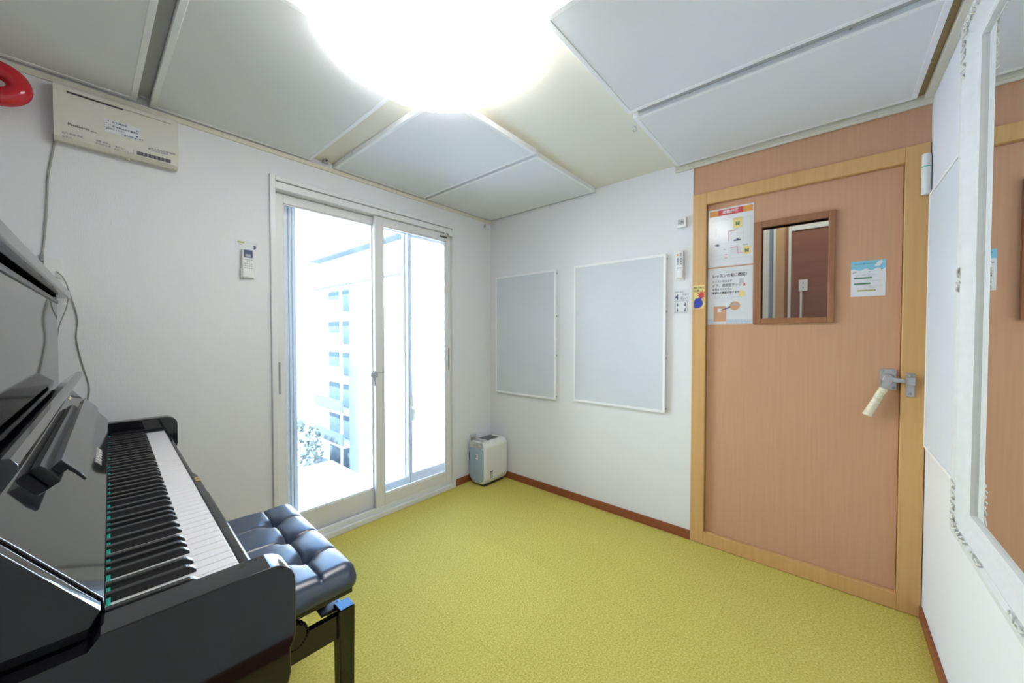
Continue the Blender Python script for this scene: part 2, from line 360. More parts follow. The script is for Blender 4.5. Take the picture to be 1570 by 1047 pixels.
# ---- outer aluminium window (window_2)
w2 = struct(empty('window_2', (1.17, YW + .17, 0)))
bm = B(); Y0, Y1 = YW + .14, YW + .21
box(bm, .600, .712, Y0 + .012, Y1, 0, 1.845, .002); box(bm, 1.99, 2.02, Y0, Y1, 0, 1.845, .002)
box(bm, .70, 1.99, Y0, Y1, 1.815, 1.845, .002); box(bm, .70, 1.99, Y0, Y1, 0, .05, .002)
part('window_frame', local(w2, bm), 'alu', w2)
def osash(x0, x1, y0, gm, left):
    bm = B(); y1 = y0 + .022; st = .036
    for xa in (x0, x1 - st):
        for k, (a, b, d) in enumerate(((0, .012, 0), (.012, .016, .006), (.016, .028, 0), (.028, .036, .004))):
            box(bm, xa + a, xa + b, y0 + d, y1, .05, 1.815)
    box(bm, x0 + st, x1 - st, y0, y1, .05, .12, .001); box(bm, x0 + st, x1 - st, y0, y1, 1.775, 1.815, .001)
    s = part('sash', local(w2, bm), 'alu', w2)
    g = B(); box(g, x0 + st, x1 - st, y0 + .009, y0 + .012, .12, 1.775); part('glass_pane', local(w2, g), gm, s)
    return s
osash(.712, 1.475, YW + .148, 'glass', True)
osr = osash(1.43, 1.990, YW + .180, 'frost', False)
bm = B(); box(bm, 1.462, 1.474, YW + .135, YW + .148, .60, .68, .003); box(bm, 1.476, 1.50, YW + .150, YW + .165, .50, .58, .004)
part('sash_lock', local(w2, bm), 'ivory', w2)

# ---- door (door_1)
LF = 2.116
door = struct(empty('door_1', (LF, .13, 0)))
def jamb(x0, x1, y0, y1, z0, z1):
    bm = B(); box(bm, x0, x1, y0, y1, z0, z1, .002); return part('door_frame_board', local(door, bm), 'jamb', door)
jamb(2.092, 2.16, .484, .548, .002, 1.826)
jamb(2.092, 2.16, -.2835, -.218, .002, 1.826)
jamb(2.092, 2.16, -.218, .484, 1.765, 1.826)
jamb(2.092, 2.16, -.218, .484, .002, .067)
bm = B(); wy0, wy1, wz0, wz1 = .006, .247, 1.174, 1.604
for (a, b, c, d) in ((-.216, wy0, .068, 1.764), (wy1, .482, .068, 1.764), (wy0, wy1, .068, wz0), (wy0, wy1, wz1, 1.764)):
    box(bm, LF, LF + .04, a, b, c, d)
leaf = part('door_leaf', local(door, bm), 'door', door)
bm = B(); X0, X1 = LF - .014, LF + .05
oy0, oy1, oz0, oz1 = -.017, .279, 1.149, 1.634
box(bm, X0, X1, oy0, wy0, oz0, oz1, .003); box(bm, X0, X1, wy1, oy1, oz0, oz1, .003)
box(bm, X0, X1, wy0, wy1, oz0, wz0, .003); box(bm, X0, X1, wy0, wy1, wz1, oz1, .003)
wf = part('window_frame', local(door, bm), 'brown', door)
bm = B(); box(bm, LF + .018, LF + .022, wy0, wy1, wz0, wz1); part('glass_pane', local(door, bm), 'glass', wf)
# airtight handle: plate, hub, arm, strike, ribbed grip
hy, hz = -.184, .918
bm = B(); box(bm, LF - .010, LF, hy - .024, hy + .025, hz - .042, hz + .042, .004)
hp = part('handle_plate', local(door, bm), 'steel', door, 30)
bm = B()
for dy in (-.015, .016):
    for dz in (-.032, .033): lathe(bm, [(0, 0), (.0055, 0), (.004, .002), (0, .002)], 12, (LF - .010, hy + dy, hz + dz), Matrix.Rotation(-PI / 2, 4, 'Y'))
part('screws', local(door, bm), 'groove', hp)
bm = B(); lathe(bm, [(0, 0), (.021, 0), (.021, .010), (.017, .020), (.008, .024), (0, .024)], 28, (LF - .010, hy + .001, hz + .002), Matrix.Rotation(-PI / 2, 4, 'Y'))
xh = LF - .030
prism(bm, [(hy + .012, hz + .016), (hy - .012, hz + .014), (hy - .010, hz - .012), (hy + .008, hz - .040), (hy + .026, hz - .034), (hy + .017, hz - .005)], 'x', xh - .008, xh + .008, .003)
prism(bm, [(hy - .010, hz + .012), (hy - .046, hz + .004), (hy - .046, hz - .008), (hy - .010, hz - .010)], 'x', xh - .007, xh + .007, .003)
tube(bm, [(xh, hy - .044, hz - .002), (xh - .001, hy - .062, hz - .001)], .0045, 10)
part('lever_arm', local(door, bm), 'steel', hp, 40)
bm = B(); p0 = Vector((xh, hy + .014, hz - .034)); p1 = Vector((xh - .010, hy + .062, hz - .150)); pts = []; rs = []
for k in range(61):
    u = k / 60; pts.append(p0.lerp(p1, u)); rs.append((.0135 + .003 * u) * (0.9 + 0.1 * abs(math.sin(u * PI * 11))) * (0.82 if k in (0, 60) else 1))
tube(bm, pts, rs, 20); part('ribbed_grip', local(door, bm), 'ivory', hp, 50, 'pale yellow ribbed rubber grip')
bm = B(); box(bm, 2.085, 2.092, -.254, -.230, .856, .948, .002); box(bm, 2.066, 2.085, -.254, -.232, .902, .934, .003); box(bm, 2.068, 2.085, -.250, -.236, .935, .946, .002)
sp = part('strike_plate', local(door, bm), 'steel', door, 30)
bm = B()
for z in (.868, .941): lathe(bm, [(0, 0), (.005, 0), (0, .0025)], 12, (2.085 if z < .9 else 2.066, -.242, z), Matrix.Rotation(-PI / 2, 4, 'Y'))
part('screws', local(door, bm), 'groove', sp)
bm = B(); lathe(bm, [(0, 0), (.011, 0), (.012, .002), (.012, .150), (.011, .152), (0, .152)], 20, (2.076, -.270, 1.625)); box(bm, 2.074, 2.09, -.284, -.270, 1.63, 1.772, .002)
hg = part('hinge', local(door, bm), 'plastic', door, 40, 'white cylindrical hinge')
bm = B(); lathe(bm, [(.0122, 0), (.0127, .0005), (.0127, .0025), (.0122, .003)], 20, (2.076, -.270, 1.728)); part('hinge_washer', local(door, bm), 'felt', hg)

# ---- corridor behind the door window
bm = B()
box(bm, 3.2, 3.26, -1.2, .203, 0, 1.81); struct(obj('wall_corridor', bm, 'corr_red'))
bm = B(); box(bm, 3.19, 3.26, -1.2, .203, 1.81, 1.842); box(bm, 3.17, 3.26, .203, .218, 0, 2.1); box(bm, 3.2, 3.26, -1.2, 1.2, 1.95, 2.3); box(bm, 3.18, 3.24, .289, .304, 0, 1.9)
struct(obj('trim_5', bm, 'corr_white'))
bm = B(); box(bm, 3.2, 3.26, .218, .24, 0, 1.95); box(bm, 3.2, 3.26, -1.2, .203, 1.842, 1.95); struct(obj('trim_6', bm, 'brown'))
bm = B(); box(bm, 3.19, 3.26, .24, .289, 0, 1.95); struct(obj('trim_7', bm, 'tan'))
bm = B(); box(bm, 3.2, 3.26, .304, .331, 0, 1.95); struct(obj('trim_8', bm, 'corr_blue'))
bm = B(); box(bm, 3.2, 3.26, .331, 1.2, 0, 1.95); box(bm, 2.25, 3.26, 1.2, 1.26, 0, 2.3); box(bm, 2.25, 3.26, -1.26, -1.2, 0, 2.3); struct(obj('wall_corridor_white', bm, 'corr_white'))
bm = B(); box(bm, 2.25, 3.26, -1.2, 1.2, -.05, 0); struct(obj('floor_corridor', bm, 'tan'))
bm = B(); box(bm, 2.25, 3.26, -1.2, 1.2, 2.3, 2.35); struct(obj('ceiling_corridor', bm, 'corr_white'))
bm = B(); box(bm, 2.221, 2.25, -1.2, -.30, 0, 2.3); box(bm, 2.221, 2.25, .56, 1.2, 0, 2.3); box(bm, 2.221, 2.25, -.30, .56, 1.9, 2.3); struct(obj('wall_corridor_near', bm, 'corr_white'))
ol = thing('wall_outlet', 'white wall outlet with conduit seen through the door window', 'outlet', (3.2, .137, 1.43))
bm = B(); box(bm, 3.186, 3.199, .112, .160, 1.392, 1.470, .003); part('outlet_box', local(ol, bm), 'plastic', ol)
bm = B(); box(bm, 3.184, 3.186, .133, .139, 1.44, 1.452); box(bm, 3.184, 3.186, .133, .139, 1.41, 1.422); part('socket_slots', local(ol, bm), 'grey', ol)
bm = B(); box(bm, 3.188, 3.199, .141, .153, .02, 1.392, .002); part('conduit', local(ol, bm), 'plastic', ol)
cl = thing('corridor_fill_light', 'added unseen fill light under the corridor ceiling behind the door', 'light', (2.72, .1, 2.3))  # out-of-view panel added to light what shows through the door window
bm = B(); box(bm, 2.56, 2.88, -.06, .26, 2.27, 2.299, .005); part('fill_panel', local(cl, bm), 'corr_fill', cl)

# ------------------------------------------------------------------ ceiling lamp
lc = (0.7065, 0.927)
lt = thing('ceiling_lamp', 'big glowing round white dome lamp on the ceiling', 'lamp', (lc[0], lc[1], ZC))
R, HZ, zc = .3096, .0975, 1.985
prof = [(0, ZC - .001), (R - .02, ZC - .001), (R - .008, 2.002), (R - .002, 1.994)] + [(R * math.cos(a), zc - HZ * math.sin(a)) for a in [PI / 2 * k / 16 for k in range(17)]]
prof[-1] = (0, zc - HZ)
bm = B(); lathe(bm, prof, 96, (0, 0, -ZC)); part('dome_cover', bm, 'lamp', lt, 180)
bm = B(); lathe(bm, [(R - .022, -.001), (R - .018, -.001), (R - .018, -.008), (R - .022, -.008)], 64); part('base_ring', bm, 'trim_white', lt, 40)

# ------------------------------------------------------------------ acoustic panels
def panel(label, x0, x1, y0, y1, group='white acoustic panels screwed to the ceiling'):
    t = thing('ceiling_panel', label, 'acoustic panel', ((x0 + x1) / 2, (y0 + y1) / 2, ZC), 0, group)
    e = .017
    bm = B(); box(bm, x0 + e, x1 - e, y0 + e, y1 - e, ZP + .0015, ZC - .001); part('fabric_face', local(t, bm), 'panel', t)
    bm = B(); z0, z1 = ZP, ZC - .0005
    box(bm, x0, x0 + e, y0, y1, z0, z1, .0015); box(bm, x1 - e, x1, y0, y1, z0, z1, .0015)
    box(bm, x0 + e, x1 - e, y0, y0 + e, z0, z1, .0015); box(bm, x0 + e, x1 - e, y1 - e, y1, z0, z1, .0015)
    part('edge_frame', local(t, bm), 'panel_edge', t)
    bm = B()
    for (a, b) in ((x0 - .0015, y0 + .2), (x0 - .0015, y1 - .22), (x1 + .0005, y0 + .2), (x1 + .0005, y1 - .22)):
        box(bm, a, a + .001, b, b + .006, ZC - .012, ZC - .008)
    part('screw_heads', local(t, bm), 'grey', t)
YE = YW - .0085
panel('white ceiling acoustic panel above the wall heater', -.445, .142, 1.10, YE - .01)
panel('white ceiling acoustic panel between the wall heater and the window', .178, .768, 1.10, YE)
panel('white ceiling acoustic panel above the middle of the window', .880, 1.462, 1.10, YE)
panel('small white ceiling acoustic panel in the corner between window and door walls', 1.484, 2.088, 1.112, YE)
panel('white ceiling acoustic panel right of the dome lamp', .857, 1.447, -.240, .625)
panel('beige-lit ceiling acoustic panel nearest above the wooden door', 1.490, 2.058, -.240, .622)
# wall panels
def wpanel(label, y0, y1, z0, z1):
    t = thing('wall_panel', label, 'acoustic panel', (XD, (y0 + y1) / 2, z0), 0, 'white acoustic panels hanging on the wall'); e = .014; th = .020
    bm = B(); box(bm, XD - th + .002, XD - .001, y0 + e, y1 - e, z0 + e, z1 - e); part('fabric_face', local(t, bm), 'wall_fabric', t)
    bm = B(); xa, xb = XD - th, XD - .0005
    box(bm, xa, xb, y0, y0 + e, z0, z1, .002); box(bm, xa, xb, y1 - e, y1, z0, z1, .002)
    box(bm, xa, xb, y0 + e, y1 - e, z0, z0 + e, .002); box(bm, xa, xb, y0 + e, y1 - e, z1 - e, z1, .002)
    part('edge_frame', local(t, bm), 'panel_edge', t)
    bm = B()
    for z in (z0 + .02, z0 + .3, z1 - .32, z1 - .03): box(bm, xb - .012, xb - .006, y0 - .004, y0, z, z + .008)
    part('wall_hooks', local(t, bm), 'grey', t)
wpanel('left white acoustic panel on the wall, nearer the corner', 1.402, 1.962, .650, 1.537)
wpanel('right white acoustic panel on the wall, beside the two remotes', .680, 1.262, .662, 1.540)
t = thing('wall_panel', 'pale acoustic panel on the mirror wall between mirror and door', 'acoustic panel', (1.6, YM, .70), 0)
bm = B(); box(bm, 1.16, 2.020, YM + .0005, YM + .012, .690, 1.604, .002); part('fabric_face', local(t, bm), 'wall_fabric', t)
bm = B()
for a in ((1.15, 1.16, .68, 1.614), (2.020, 2.030, .68, 1.614), (1.16, 2.02, .68, .69), (1.16, 2.02, 1.604, 1.614)): box(bm, a[0], a[1], YM + .0005, YM + .014, a[2], a[3], .001)
part('edge_frame', local(t, bm), 'panel_edge', t)

# ------------------------------------------------------------------ mirror
mi = thing('wall_mirror', 'large mirror in an ornate white frame beside the door', 'mirror', (.97, YM, .63))
ix0, ix1, iz0, iz1 = .62, 1.325, .682, 1.772
bm = B(); box(bm, ix0 - .01, ix1 + .01, YM + .018, YM + .028, iz0 - .01, iz1 + .01); part('mirror_glass', local(mi, bm), 'mirror', mi)
# mitred profile: (distance out from the glass edge, height off the wall)
pf = [(d_ * 1.1, h_) for d_, h_ in [(0, .028), (0, .034), (.004, .0365), (.009, .033), (.016, .034), (.024, .042), (.034, .050), (.042, .047), (.047, .053), (.056, .054), (.062, .048), (.064, .034), (.060, .002), (0, .002)]]
bm = B(); rings = []
for (cx, cz, sx_, sz_) in ((ix0, iz0, -1, -1), (ix1, iz0, 1, -1), (ix1, iz1, 1, 1), (ix0, iz1, -1, 1)):
    rings.append([bm.verts.new((cx + sx_ * d, YM + h, cz + sz_ * d)) for d, h in pf])
for i in range(4):
    A, C = rings[i], rings[(i + 1) % 4]
    for k in range(len(pf)): bm.faces.new((A[k], A[(k + 1) % len(pf)], C[(k + 1) % len(pf)], C[k]))
bmesh.ops.recalc_face_normals(bm, faces=bm.faces[:])
part('moulded_frame', local(mi, bm), 'mirror_frame', mi, 35)
def scroll(bm, cx, cz, ang, s, flip=1):
    pts = []; rs = []
    for k in range(26):
        u = k / 25; a = ang + flip * u * 4.6; r = s * (1 - .78 * u)
        pts.append((cx + r * math.cos(a), YM + .0515 + .002 * math.sin(u * 3), cz + r * math.sin(a))); rs.append(s * .19 * (1 - .5 * u) + .0006)
    tube(bm, pts, rs, 7)
def leaf_(bm, cx, cz, ang, L):
    n = 9; pts = [(cx + math.cos(ang) * L * k / n, YM + .050 + .004 * math.sin(PI * k / n), cz + math.sin(ang) * L * k / n) for k in range(n + 1)]
    tube(bm, pts, [.0006 + L * .13 * math.sin(PI * (k + .4) / (n + .8)) for k in range(n + 1)], 7)
def orn(bm): part('carved_ornament', local(mi, bm), 'ornament', mi, 60)
for (cx, cz, sx_, sz_) in ((ix1 + .047, iz0 - .047, 1, -1), (ix1 + .047, iz1 + .047, 1, 1), (ix0 - .047, iz0 - .047, -1, -1), (ix0 - .047, iz1 + .047, -1, 1)):
    bm = B()
    scroll(bm, cx, cz, 0.6, .012); scroll(bm, cx - sx_ * .026, cz, 1.2, .010, -1); scroll(bm, cx, cz - sz_ * .026, .2, .010, -1)
    scroll(bm, cx - sx_ * .050, cz, 2.2, .008); scroll(bm, cx, cz - sz_ * .050, 2.8, .008)
    scroll(bm, cx - sx_ * .012, cz - sz_ * .012, 2.8, .008)
    for q in range(8):
        leaf_(bm, cx - sx_ * (.010 + .013 * q), cz + sz_ * .002, (PI if sx_ > 0 else 0) + .6 * (-1) ** q, .016)
        leaf_(bm, cx + sx_ * .002, cz - sz_ * (.010 + .013 * q), (-PI / 2 if sz_ > 0 else PI / 2) + .6 * (-1) ** q, .016)
    orn(bm)
for zz in (1.23,):
    for sx_, x in ((1, ix1 + .049), (-1, ix0 - .049)):
        bm = B(); scroll(bm, x, zz + .010, 0, .009); scroll(bm, x, zz - .010, PI, .009, -1); leaf_(bm, x, zz + .014, PI / 2, .016); leaf_(bm, x, zz - .014, -PI / 2, .016); orn(bm)
for x in (1.19, .97, .76):
    for z in (iz0 - .049, iz1 + .049):
        bm = B(); scroll(bm, x + .010, z, 0, .009); scroll(bm, x - .010, z, PI, .009, -1); leaf_(bm, x + .016, z, .3, .018); leaf_(bm, x - .016, z, PI - .3, .018); orn(bm)

# ------------------------------------------------------------------ piano (local x = out to the player, y = along the keys, z up)
AP = math.radians(1.73)
pn = thing('upright_piano', 'glossy black upright piano with its fallboard open and keys showing', 'piano', (.1026, .664, 0), -AP)
NS0, NS1, FS0, FS1 = -.095, -.050, 1.250, 1.290
def side(y0, y1, p0, p1):
    pts = [(-.50, .03), (-.20, .03), (-.20, .60), (.065, .60), (.080, .612), (.083, .625), (.083, .660), (.0875, .668), (.090, .680), (.090, .748)]
    pts += [(.058 + .032 * math.cos(a), .752 + .032 * math.sin(a)) for a in [PI / 2 * k / 7 for k in range(1, 8)]]
    pts += [(-.094, .785), (-.104, .772), (-.50, .772)]
    bm = B(); prism(bm, pts, 'y', y0, y1, .0025, 3); sp_ = part('side_panel', bm, 'black', pn, 35)
    pts = [(-.50, .774), (-.105, .774), (-.094, .799), (-.172, .9115), (-.188, .918), (-.1995, .93), (-.1995, 1.218), (-.50, 1.218)]
    bm = B(); prism(bm, pts, 'y', p0, p1, .0015, 2); part('side_post', bm, 'black', pn, 25)
side(NS0, NS1, -.070, -.0465); side(FS0, FS1, 1.2503, 1.272)
bm = B(); box(bm, -.515, -.172, -.112, 1.306, 1.2195, 1.245, .004, 3); part('top_lid', bm, 'black', pn, 40)
bm = B(); box(bm, -.215, -.1985, NS1, FS0, .80, 1.200, .001)
up = part('upper_panel', bm, 'black', pn)
bm = B(); box(bm, -.206, -.1955, NS1, FS0, 1.200, 1.211, .001); part('panel_rail', bm, 'black_satin', up)
bm = B(); box(bm, -.500, -.485, NS1, FS0, .10, 1.20); part('back_board', bm, 'black_satin', pn)
bm = B(); box(bm, -.18, -.165, NS1, FS0, .10, .63, .002); part('lower_panel', bm, 'black', pn)
bm = B(); box(bm, -.48, -.05, NS1, FS0, .04, .10, .003); part('bottom_board', bm, 'black', pn)
bm = B(); box(bm, -.30, .055, NS1, FS0, .635, .690, .004); part('keybed', bm, 'black', pn)
for y0 in (NS0 + .002, FS0 + .002):
    bm = B(); prism(bm, [(.030, .05), (.072, .05), (.076, .30), (.082, .598), (.022, .598), (.028, .30)], 'y', y0, y0 + .036, .004); part('leg', bm, 'black', pn, 40)
    bm = B(); box(bm, -.20, .095, y0, y0 + .036, .02, .05, .004); part('toe_block', bm, 'black', pn, 40)
for k in range(3):
    yy = .60 + (k - 1) * .10
    bm = B(); tube(bm, curve([(-.16, yy, .075), (-.10, yy, .072), (-.04, yy, .060), (-.015, yy, .055)], 5), [.006] * 10 + [.008] * 3 + [.010] * 3, 10); part('pedal', bm, 'brass', pn, 50)
# key slip with wider lock portion
bm = B(); prism(bm, [(.0535, -.05), (.066, -.05), (.0665, .52), (.0665, .585), (.0610, .615), (.0600, 1.25), (.0535, 1.25)], 'z', .688, .733, .0025); ks = part('key_slip', bm, 'black', pn, 40)
bm = B(); box(bm, .0565, .0655, .525, .560, .7329, .7345, .001); lk = part('brass_lock', bm, 'brass', ks, None, 'square brass lock plate')
bm = B(); lathe(bm, [(0, 0), (.0022, 0), (.0022, .0004), (0, .0004)], 10, (.061, .543, .7345)); part('keyhole', bm, 'slot', lk) if False else part('keyhole', bm, 'slot', ks)
bm = B(); box(bm, .062, .0685, -.05, .44, .700, .7315, .003); part('front_moulding', bm, 'black', ks, 40)
# cheek blocks beside the keys
bm = B(); box(bm, -.09, .053, NS1, -.003, .69, .742, .003); part('key_block', bm, 'black', pn, 40)
bm = B(); box(bm, -.09, .053, 1.226, FS0, .69, .742, .003); part('key_block', bm, 'black', pn, 40)
# keys
KW = .0235
def key_mesh(name, fn):
    bm = B(); fn(bm); me = bpy.data.meshes.new(name); bm.to_mesh(me); bm.free(); return me
wme = key_mesh('white_key', lambda b: box(b, -.100, .050, .0004, KW - .0004, .716, .738, .0012, 2)); wme.materials.append(M['key_white'])
def bk(b):
    prism(b, [(-.098, .73), (.003, .73), (.001, .742), (-.006, .7485), (-.010, .750), (-.098, .750)], 'y', -.0052, .0052, .0014, 2)
bme = key_mesh('black_key', bk); bme.materials.append(M['key_black'])
for i in range(52):
    o = bpy.data.objects.new('white_key', wme); COL.objects.link(o); o.parent = pn; o.location = (0, i * KW, 0)
pat = {0: .003, 2: -.003, 3: .003, 5: -.004, 6: 0, 7: .004}   # after white key i (A B C D E F G pattern)
for i in range(51):
    n = 'ABCDEFG'[i % 7]
    off = {'A': .004, 'C': -.003, 'D': .003, 'F': -.004, 'G': 0.0}.get(n)
    if off is None: continue
    o = bpy.data.objects.new('black_key', bme); COL.objects.link(o); o.parent = pn; o.location = (0, (i + 1) * KW + off, 0)
bm = B(); box(bm, -.0893, -.0872, -.002, 1.224, .7355, .7455); part('felt_strip', bm, 'felt', pn, None, 'green felt strip behind the keys')
# fallboard
bm = B(); prism(bm, [(-.0895, .744), (-.0905, .785), (-.092, .800), (-.171, .914), (-.1745, .920), (-.1835, .914), (-.104, .798), (-.1005, .744)], 'y', -.046, 1.246, .0015)
fb = part('fallboard', bm, 'black', pn, 30)
bm = B(); prism(bm, [(-.172, .9155), (-.1475, .960), (-.1475, .967), (-.152, .9745), (-.158, .975), (-.189, .947), (-.187, .932), (-.178, .917)], 'y', -.046, 1.246, .001)
part('folding_lip', bm, 'black', fb, 30)
A_ = Vector((-.092, 0, .800)); D_ = Vector((-.5696, 0, .8219)); N_ = Vector((.8219, 0, .5696))
def bp(u, off, y): return A_ + D_ * u + N_ * off + Vector((0, y, 0))
def bprism(bm, pts, y0, y1, bev=.0):
    q = [bp(u, o, 0) for u, o in pts]; prism(bm, [(p.x, p.z) for p in q], 'y', y0, y1, bev)
bm = B(); bprism(bm, [(.092, .0005), (.1255, .0005), (.1275, .004), (.1265, .013), (.122, .0155), (.096, .0155), (.092, .012)], .185, .86, .0025)
mr_ = part('music_rest', bm, 'black_satin', fb, 40)
bm = B(); bprism(bm, [(.100, .0155), (.114, .0155), (.117, .030), (.086, .0315), (.074, .0300), (.074, .0265), (.088, .0265), (.100, .025)], .195, .98, .001)
part('rest_lip', bm, 'black', mr_, 40)
# maker's letters on the fallboard: run from bass (near) to treble (far)
bm = B()
mt = Matrix(((0, D_.x, N_.x, 0), (1, 0, 0, 0), (0, D_.z, N_.z, 0), (0, 0, 0, 1)))
org = bp(.014, .0004, .611); mt = Matrix.Translation(org) @ mt
txt(bm, 'YAMAHA', .022, 0, 0, .0002, 'CENTER', 0, 1.7, .0003, mt)
part('maker_lettering', bm, 'letter', fb)
bm = B(); q = bp(.130, .0005, 0)
mt2 = Matrix.Translation(bp(.138, .0006, 1.05)) @ Matrix(((0, D_.x, N_.x, 0), (1, 0, 0, 0), (0, D_.z, N_.z, 0), (0, 0, 0, 1)))
t2 = B(); box(t2, -.03, .03, -.010, .006, 0, .0008); merge(bm, t2, mt2); part('paper_sticker', bm, 'ivory', fb)
bm = B(); t2 = B(); box(t2, -.018, .018, -.004, 0, .0009, .0012); merge(bm, t2, mt2); part('sticker_bar', bm, 'ink', fb)

# ------------------------------------------------------------------ piano bench
be = thing('piano_bench', 'black leather piano bench with tufted seat in front of the piano', 'bench', (.1026 + .17, .664 + .505, 0), -AP)
be.location = Vector((.1026, .664, 0)) + Matrix.Rotation(-AP, 3, 'Z') @ Vector((.165, .505, 0))
hx, hy2 = .172, .262
ztop, zbot, rr = .522, .456, .032
bt_x = (-.080, .085); bt_y = (-.135, 0.0, .130)
bm = B(); nx, ny = 90, 130; G = []
for i in range(nx + 1):
    row = []
    for j in range(ny + 1):
        x = -hx + 2 * hx * i / nx; y = -hy2 + 2 * hy2 * j / ny
        # rounded plan corners
        cx, cy = hx - .03, hy2 - .03
        if abs(x) > cx and abs(y) > cy:
            dx, dy = abs(x) - cx, abs(y) - cy; m_ = max(dx, dy); L_ = math.hypot(dx, dy)
            if L_ > 1e-9: f_ = m_ / L_; x = math.copysign(cx + dx * f_, x); y = math.copysign(cy + dy * f_, y)
        if abs(x) > cx and abs(y) > cy: d = .03 - math.hypot(abs(x) - cx, abs(y) - cy)
        else: d = min(hx - abs(x), hy2 - abs(y))
        d = max(d, 0); z = ztop if d >= rr else ztop - rr + math.sqrt(max(rr * rr - (rr - d) ** 2, 0))
        sx_ = min(abs(x - b) for b in bt_x); sy_ = min(abs(y - b) for b in bt_y)
        fade = min(1, d / .02 + .15)
        z -= fade * (.0045 * math.exp(-(sx_ / .0025) ** 2) + .0045 * math.exp(-(sy_ / .0025) ** 2) + .0035 * math.exp(-sx_ / .020) + .003 * math.exp(-sy_ / .020))
        rb = min(math.hypot(x - a, y - b) for a in bt_x for b in bt_y)
        z -= .015 * math.exp(-(rb / .019) ** 2) + .004 * math.exp(-rb / .035)
        row.append(bm.verts.new((x, y, z)))
    G.append(row)
for i in range(nx):
    for j in range(ny): bm.faces.new((G[i][j], G[i + 1][j], G[i + 1][j + 1], G[i][j + 1]))
loop = [G[i][0] for i in range(nx + 1)] + [G[nx][j] for j in range(1, ny + 1)] + [G[i][ny] for i in range(nx - 1, -1, -1)] + [G[0][j] for j in range(ny - 1, 0, -1)]
prev = loop
for (dz, sc_) in ((-.006, 1.010), (-.015, 1.013), (-.024, 1.006), (-.028, .985)):
    nw = [bm.verts.new((v.co.x * sc_, v.co.y * (1 + (sc_ - 1) * .65), ztop - rr + dz)) for v in loop]
    for k in range(len(loop)): bm.faces.new((prev[k], nw[k], nw[(k + 1) % len(loop)], prev[(k + 1) % len(loop)]))
    prev = nw
bm.faces.new(prev)
bmesh.ops.recalc_face_normals(bm, faces=bm.faces[:])
cu = part('cushion', bm, 'leather', be, 60)
for a in bt_x:
    for b in bt_y: bm = B(); lathe(bm, [(0, .0035), (.004, .003), (.0075, 0), (.007, -.003), (0, -.003)], 18, (a, b, ztop - .031)); part('tuft_button', bm, 'leather', cu, 60)
bm = B(); box(bm, -.160, .160, -.250, .250, .444, .4625, .003); part('seat_board', bm, 'black', be)
LX, LY, LT = .152, .215, .400
for sx_ in (-1, 1):
    for sy_ in (-1, 1):
        bm = B(); x, y = sx_ * LX, sy_ * LY
        t_ = B(); bmesh.ops.create_cube(t_, size=1)
        for v in t_.verts:
            k = .020 if v.co.z > 0 else .0165
            v.co = Vector((x + math.copysign(k, v.co.x), y + math.copysign(k, v.co.y), LT if v.co.z > 0 else .002))
        bmesh.ops.bevel(t_, geom=t_.edges[:], offset=.002, segments=2, affect='EDGES'); merge(bm, t_)
        part('leg', bm, 'black', be, 30)
bm = B()
for s_ in (-1, 1):
    box(bm, s_ * LX - .009, s_ * LX + .009, -LY + .018, LY - .018, .325, .385, .002)
    box(bm, -LX + .018, LX - .018, s_ * LY - .009, s_ * LY + .009, .325, .385, .002)
part('apron_rails', bm, 'black', be, 30)
bm = B()
for s_ in (-1, 1):
    x = s_ * .118
    prism(bm, [(-.18, .392), (-.165, .384), (.175, .434), (.168, .444), (-.17, .402)], 'x', x - .006, x + .006)
    prism(bm, [(.18, .392), (.165, .384), (-.175, .434), (-.168, .444), (.17, .402)], 'x', x + .008, x + .014)
tube(bm, [(-.13, 0, .412), (.13, 0, .412)], .006, 10); tube(bm, [(.022, -LY - .006, .414), (.022, .1, .414)], .006, 10)
box(bm, .100, .150, -.205, -.165, .386, .394, .002)
box(bm, -.13, .13, -.20, -.185, .418, .444, .002); box(bm, -.13, .13, .185, .20, .418, .444, .002)
part('lift_mechanism', bm, 'black_satin', be, 30)
for yk, sg in ((-.245, -1),):
    bm = B(); prof = []
    lathe(bm, [(0, 0), (.010, 0), (.010, .016), (.027, .018), (.030, .022), (.030, .036), (.026, .040), (0, .040)], 30, (.022, -LY - .004, .414), Matrix.Rotation(PI / 2, 4, 'X'))
    for k in range(30):
        a = 2 * PI * k / 30; x = .022 + .030 * math.cos(a); z = .414 + .030 * math.sin(a)
        tube(bm, [(x, -LY - .032, z), (x, -LY - .045, z)], .0018, 5)
    part('height_knob', bm, 'black', be, 30)

# ------------------------------------------------------------------ heater on the window wall
HX0, HX1, HZ0, HZ1 = -.060, .262, 1.775, 1.972
he = thing('wall_heater', 'cream wall heater with printed labels high on the window wall', 'heater', ((HX0 + HX1) / 2, YW, HZ0))
YF = YW - .048
# the wall-plane measurements are brought forward to the heater's front plane
f_ = YF / YW
hx0, hx1, hz0, hz1 = HX0 * f_, HX1 * f_, 1.1 + (HZ0 - 1.1) * f_, 1.1 + (HZ1 - 1.1) * f_ + .002
bm = B(); prism(bm, [(YW - .0005, hz0 + .004), (YF + .012, hz0), (YF, hz0 + .012), (YF - .001, hz0 + .045), (YF, hz1 - .01), (YF + .008, hz1), (YW - .0005, hz1)], 'x', hx0, hx1, .003)
hb = part('housing', local(he, bm), 'heater', he, 35)
W_, H_ = hx1 - hx0, hz1 - hz0
def hp_(u, v): return hx0 + u * W_, hz0 + v * H_
def hrect(name, u0, u1, v0, v1, m, d=.0012, lab=None, d0=0.0002):
    a, b = hp_(u0, v0); c, d_ = hp_(u1, v1)
    bm = B(); box(bm, a, c, YF - .001 - d, YF - .001 - d0, b, d_, .0003 if d > .001 else 0); return part(name, local(he, bm), m, he, None, lab)
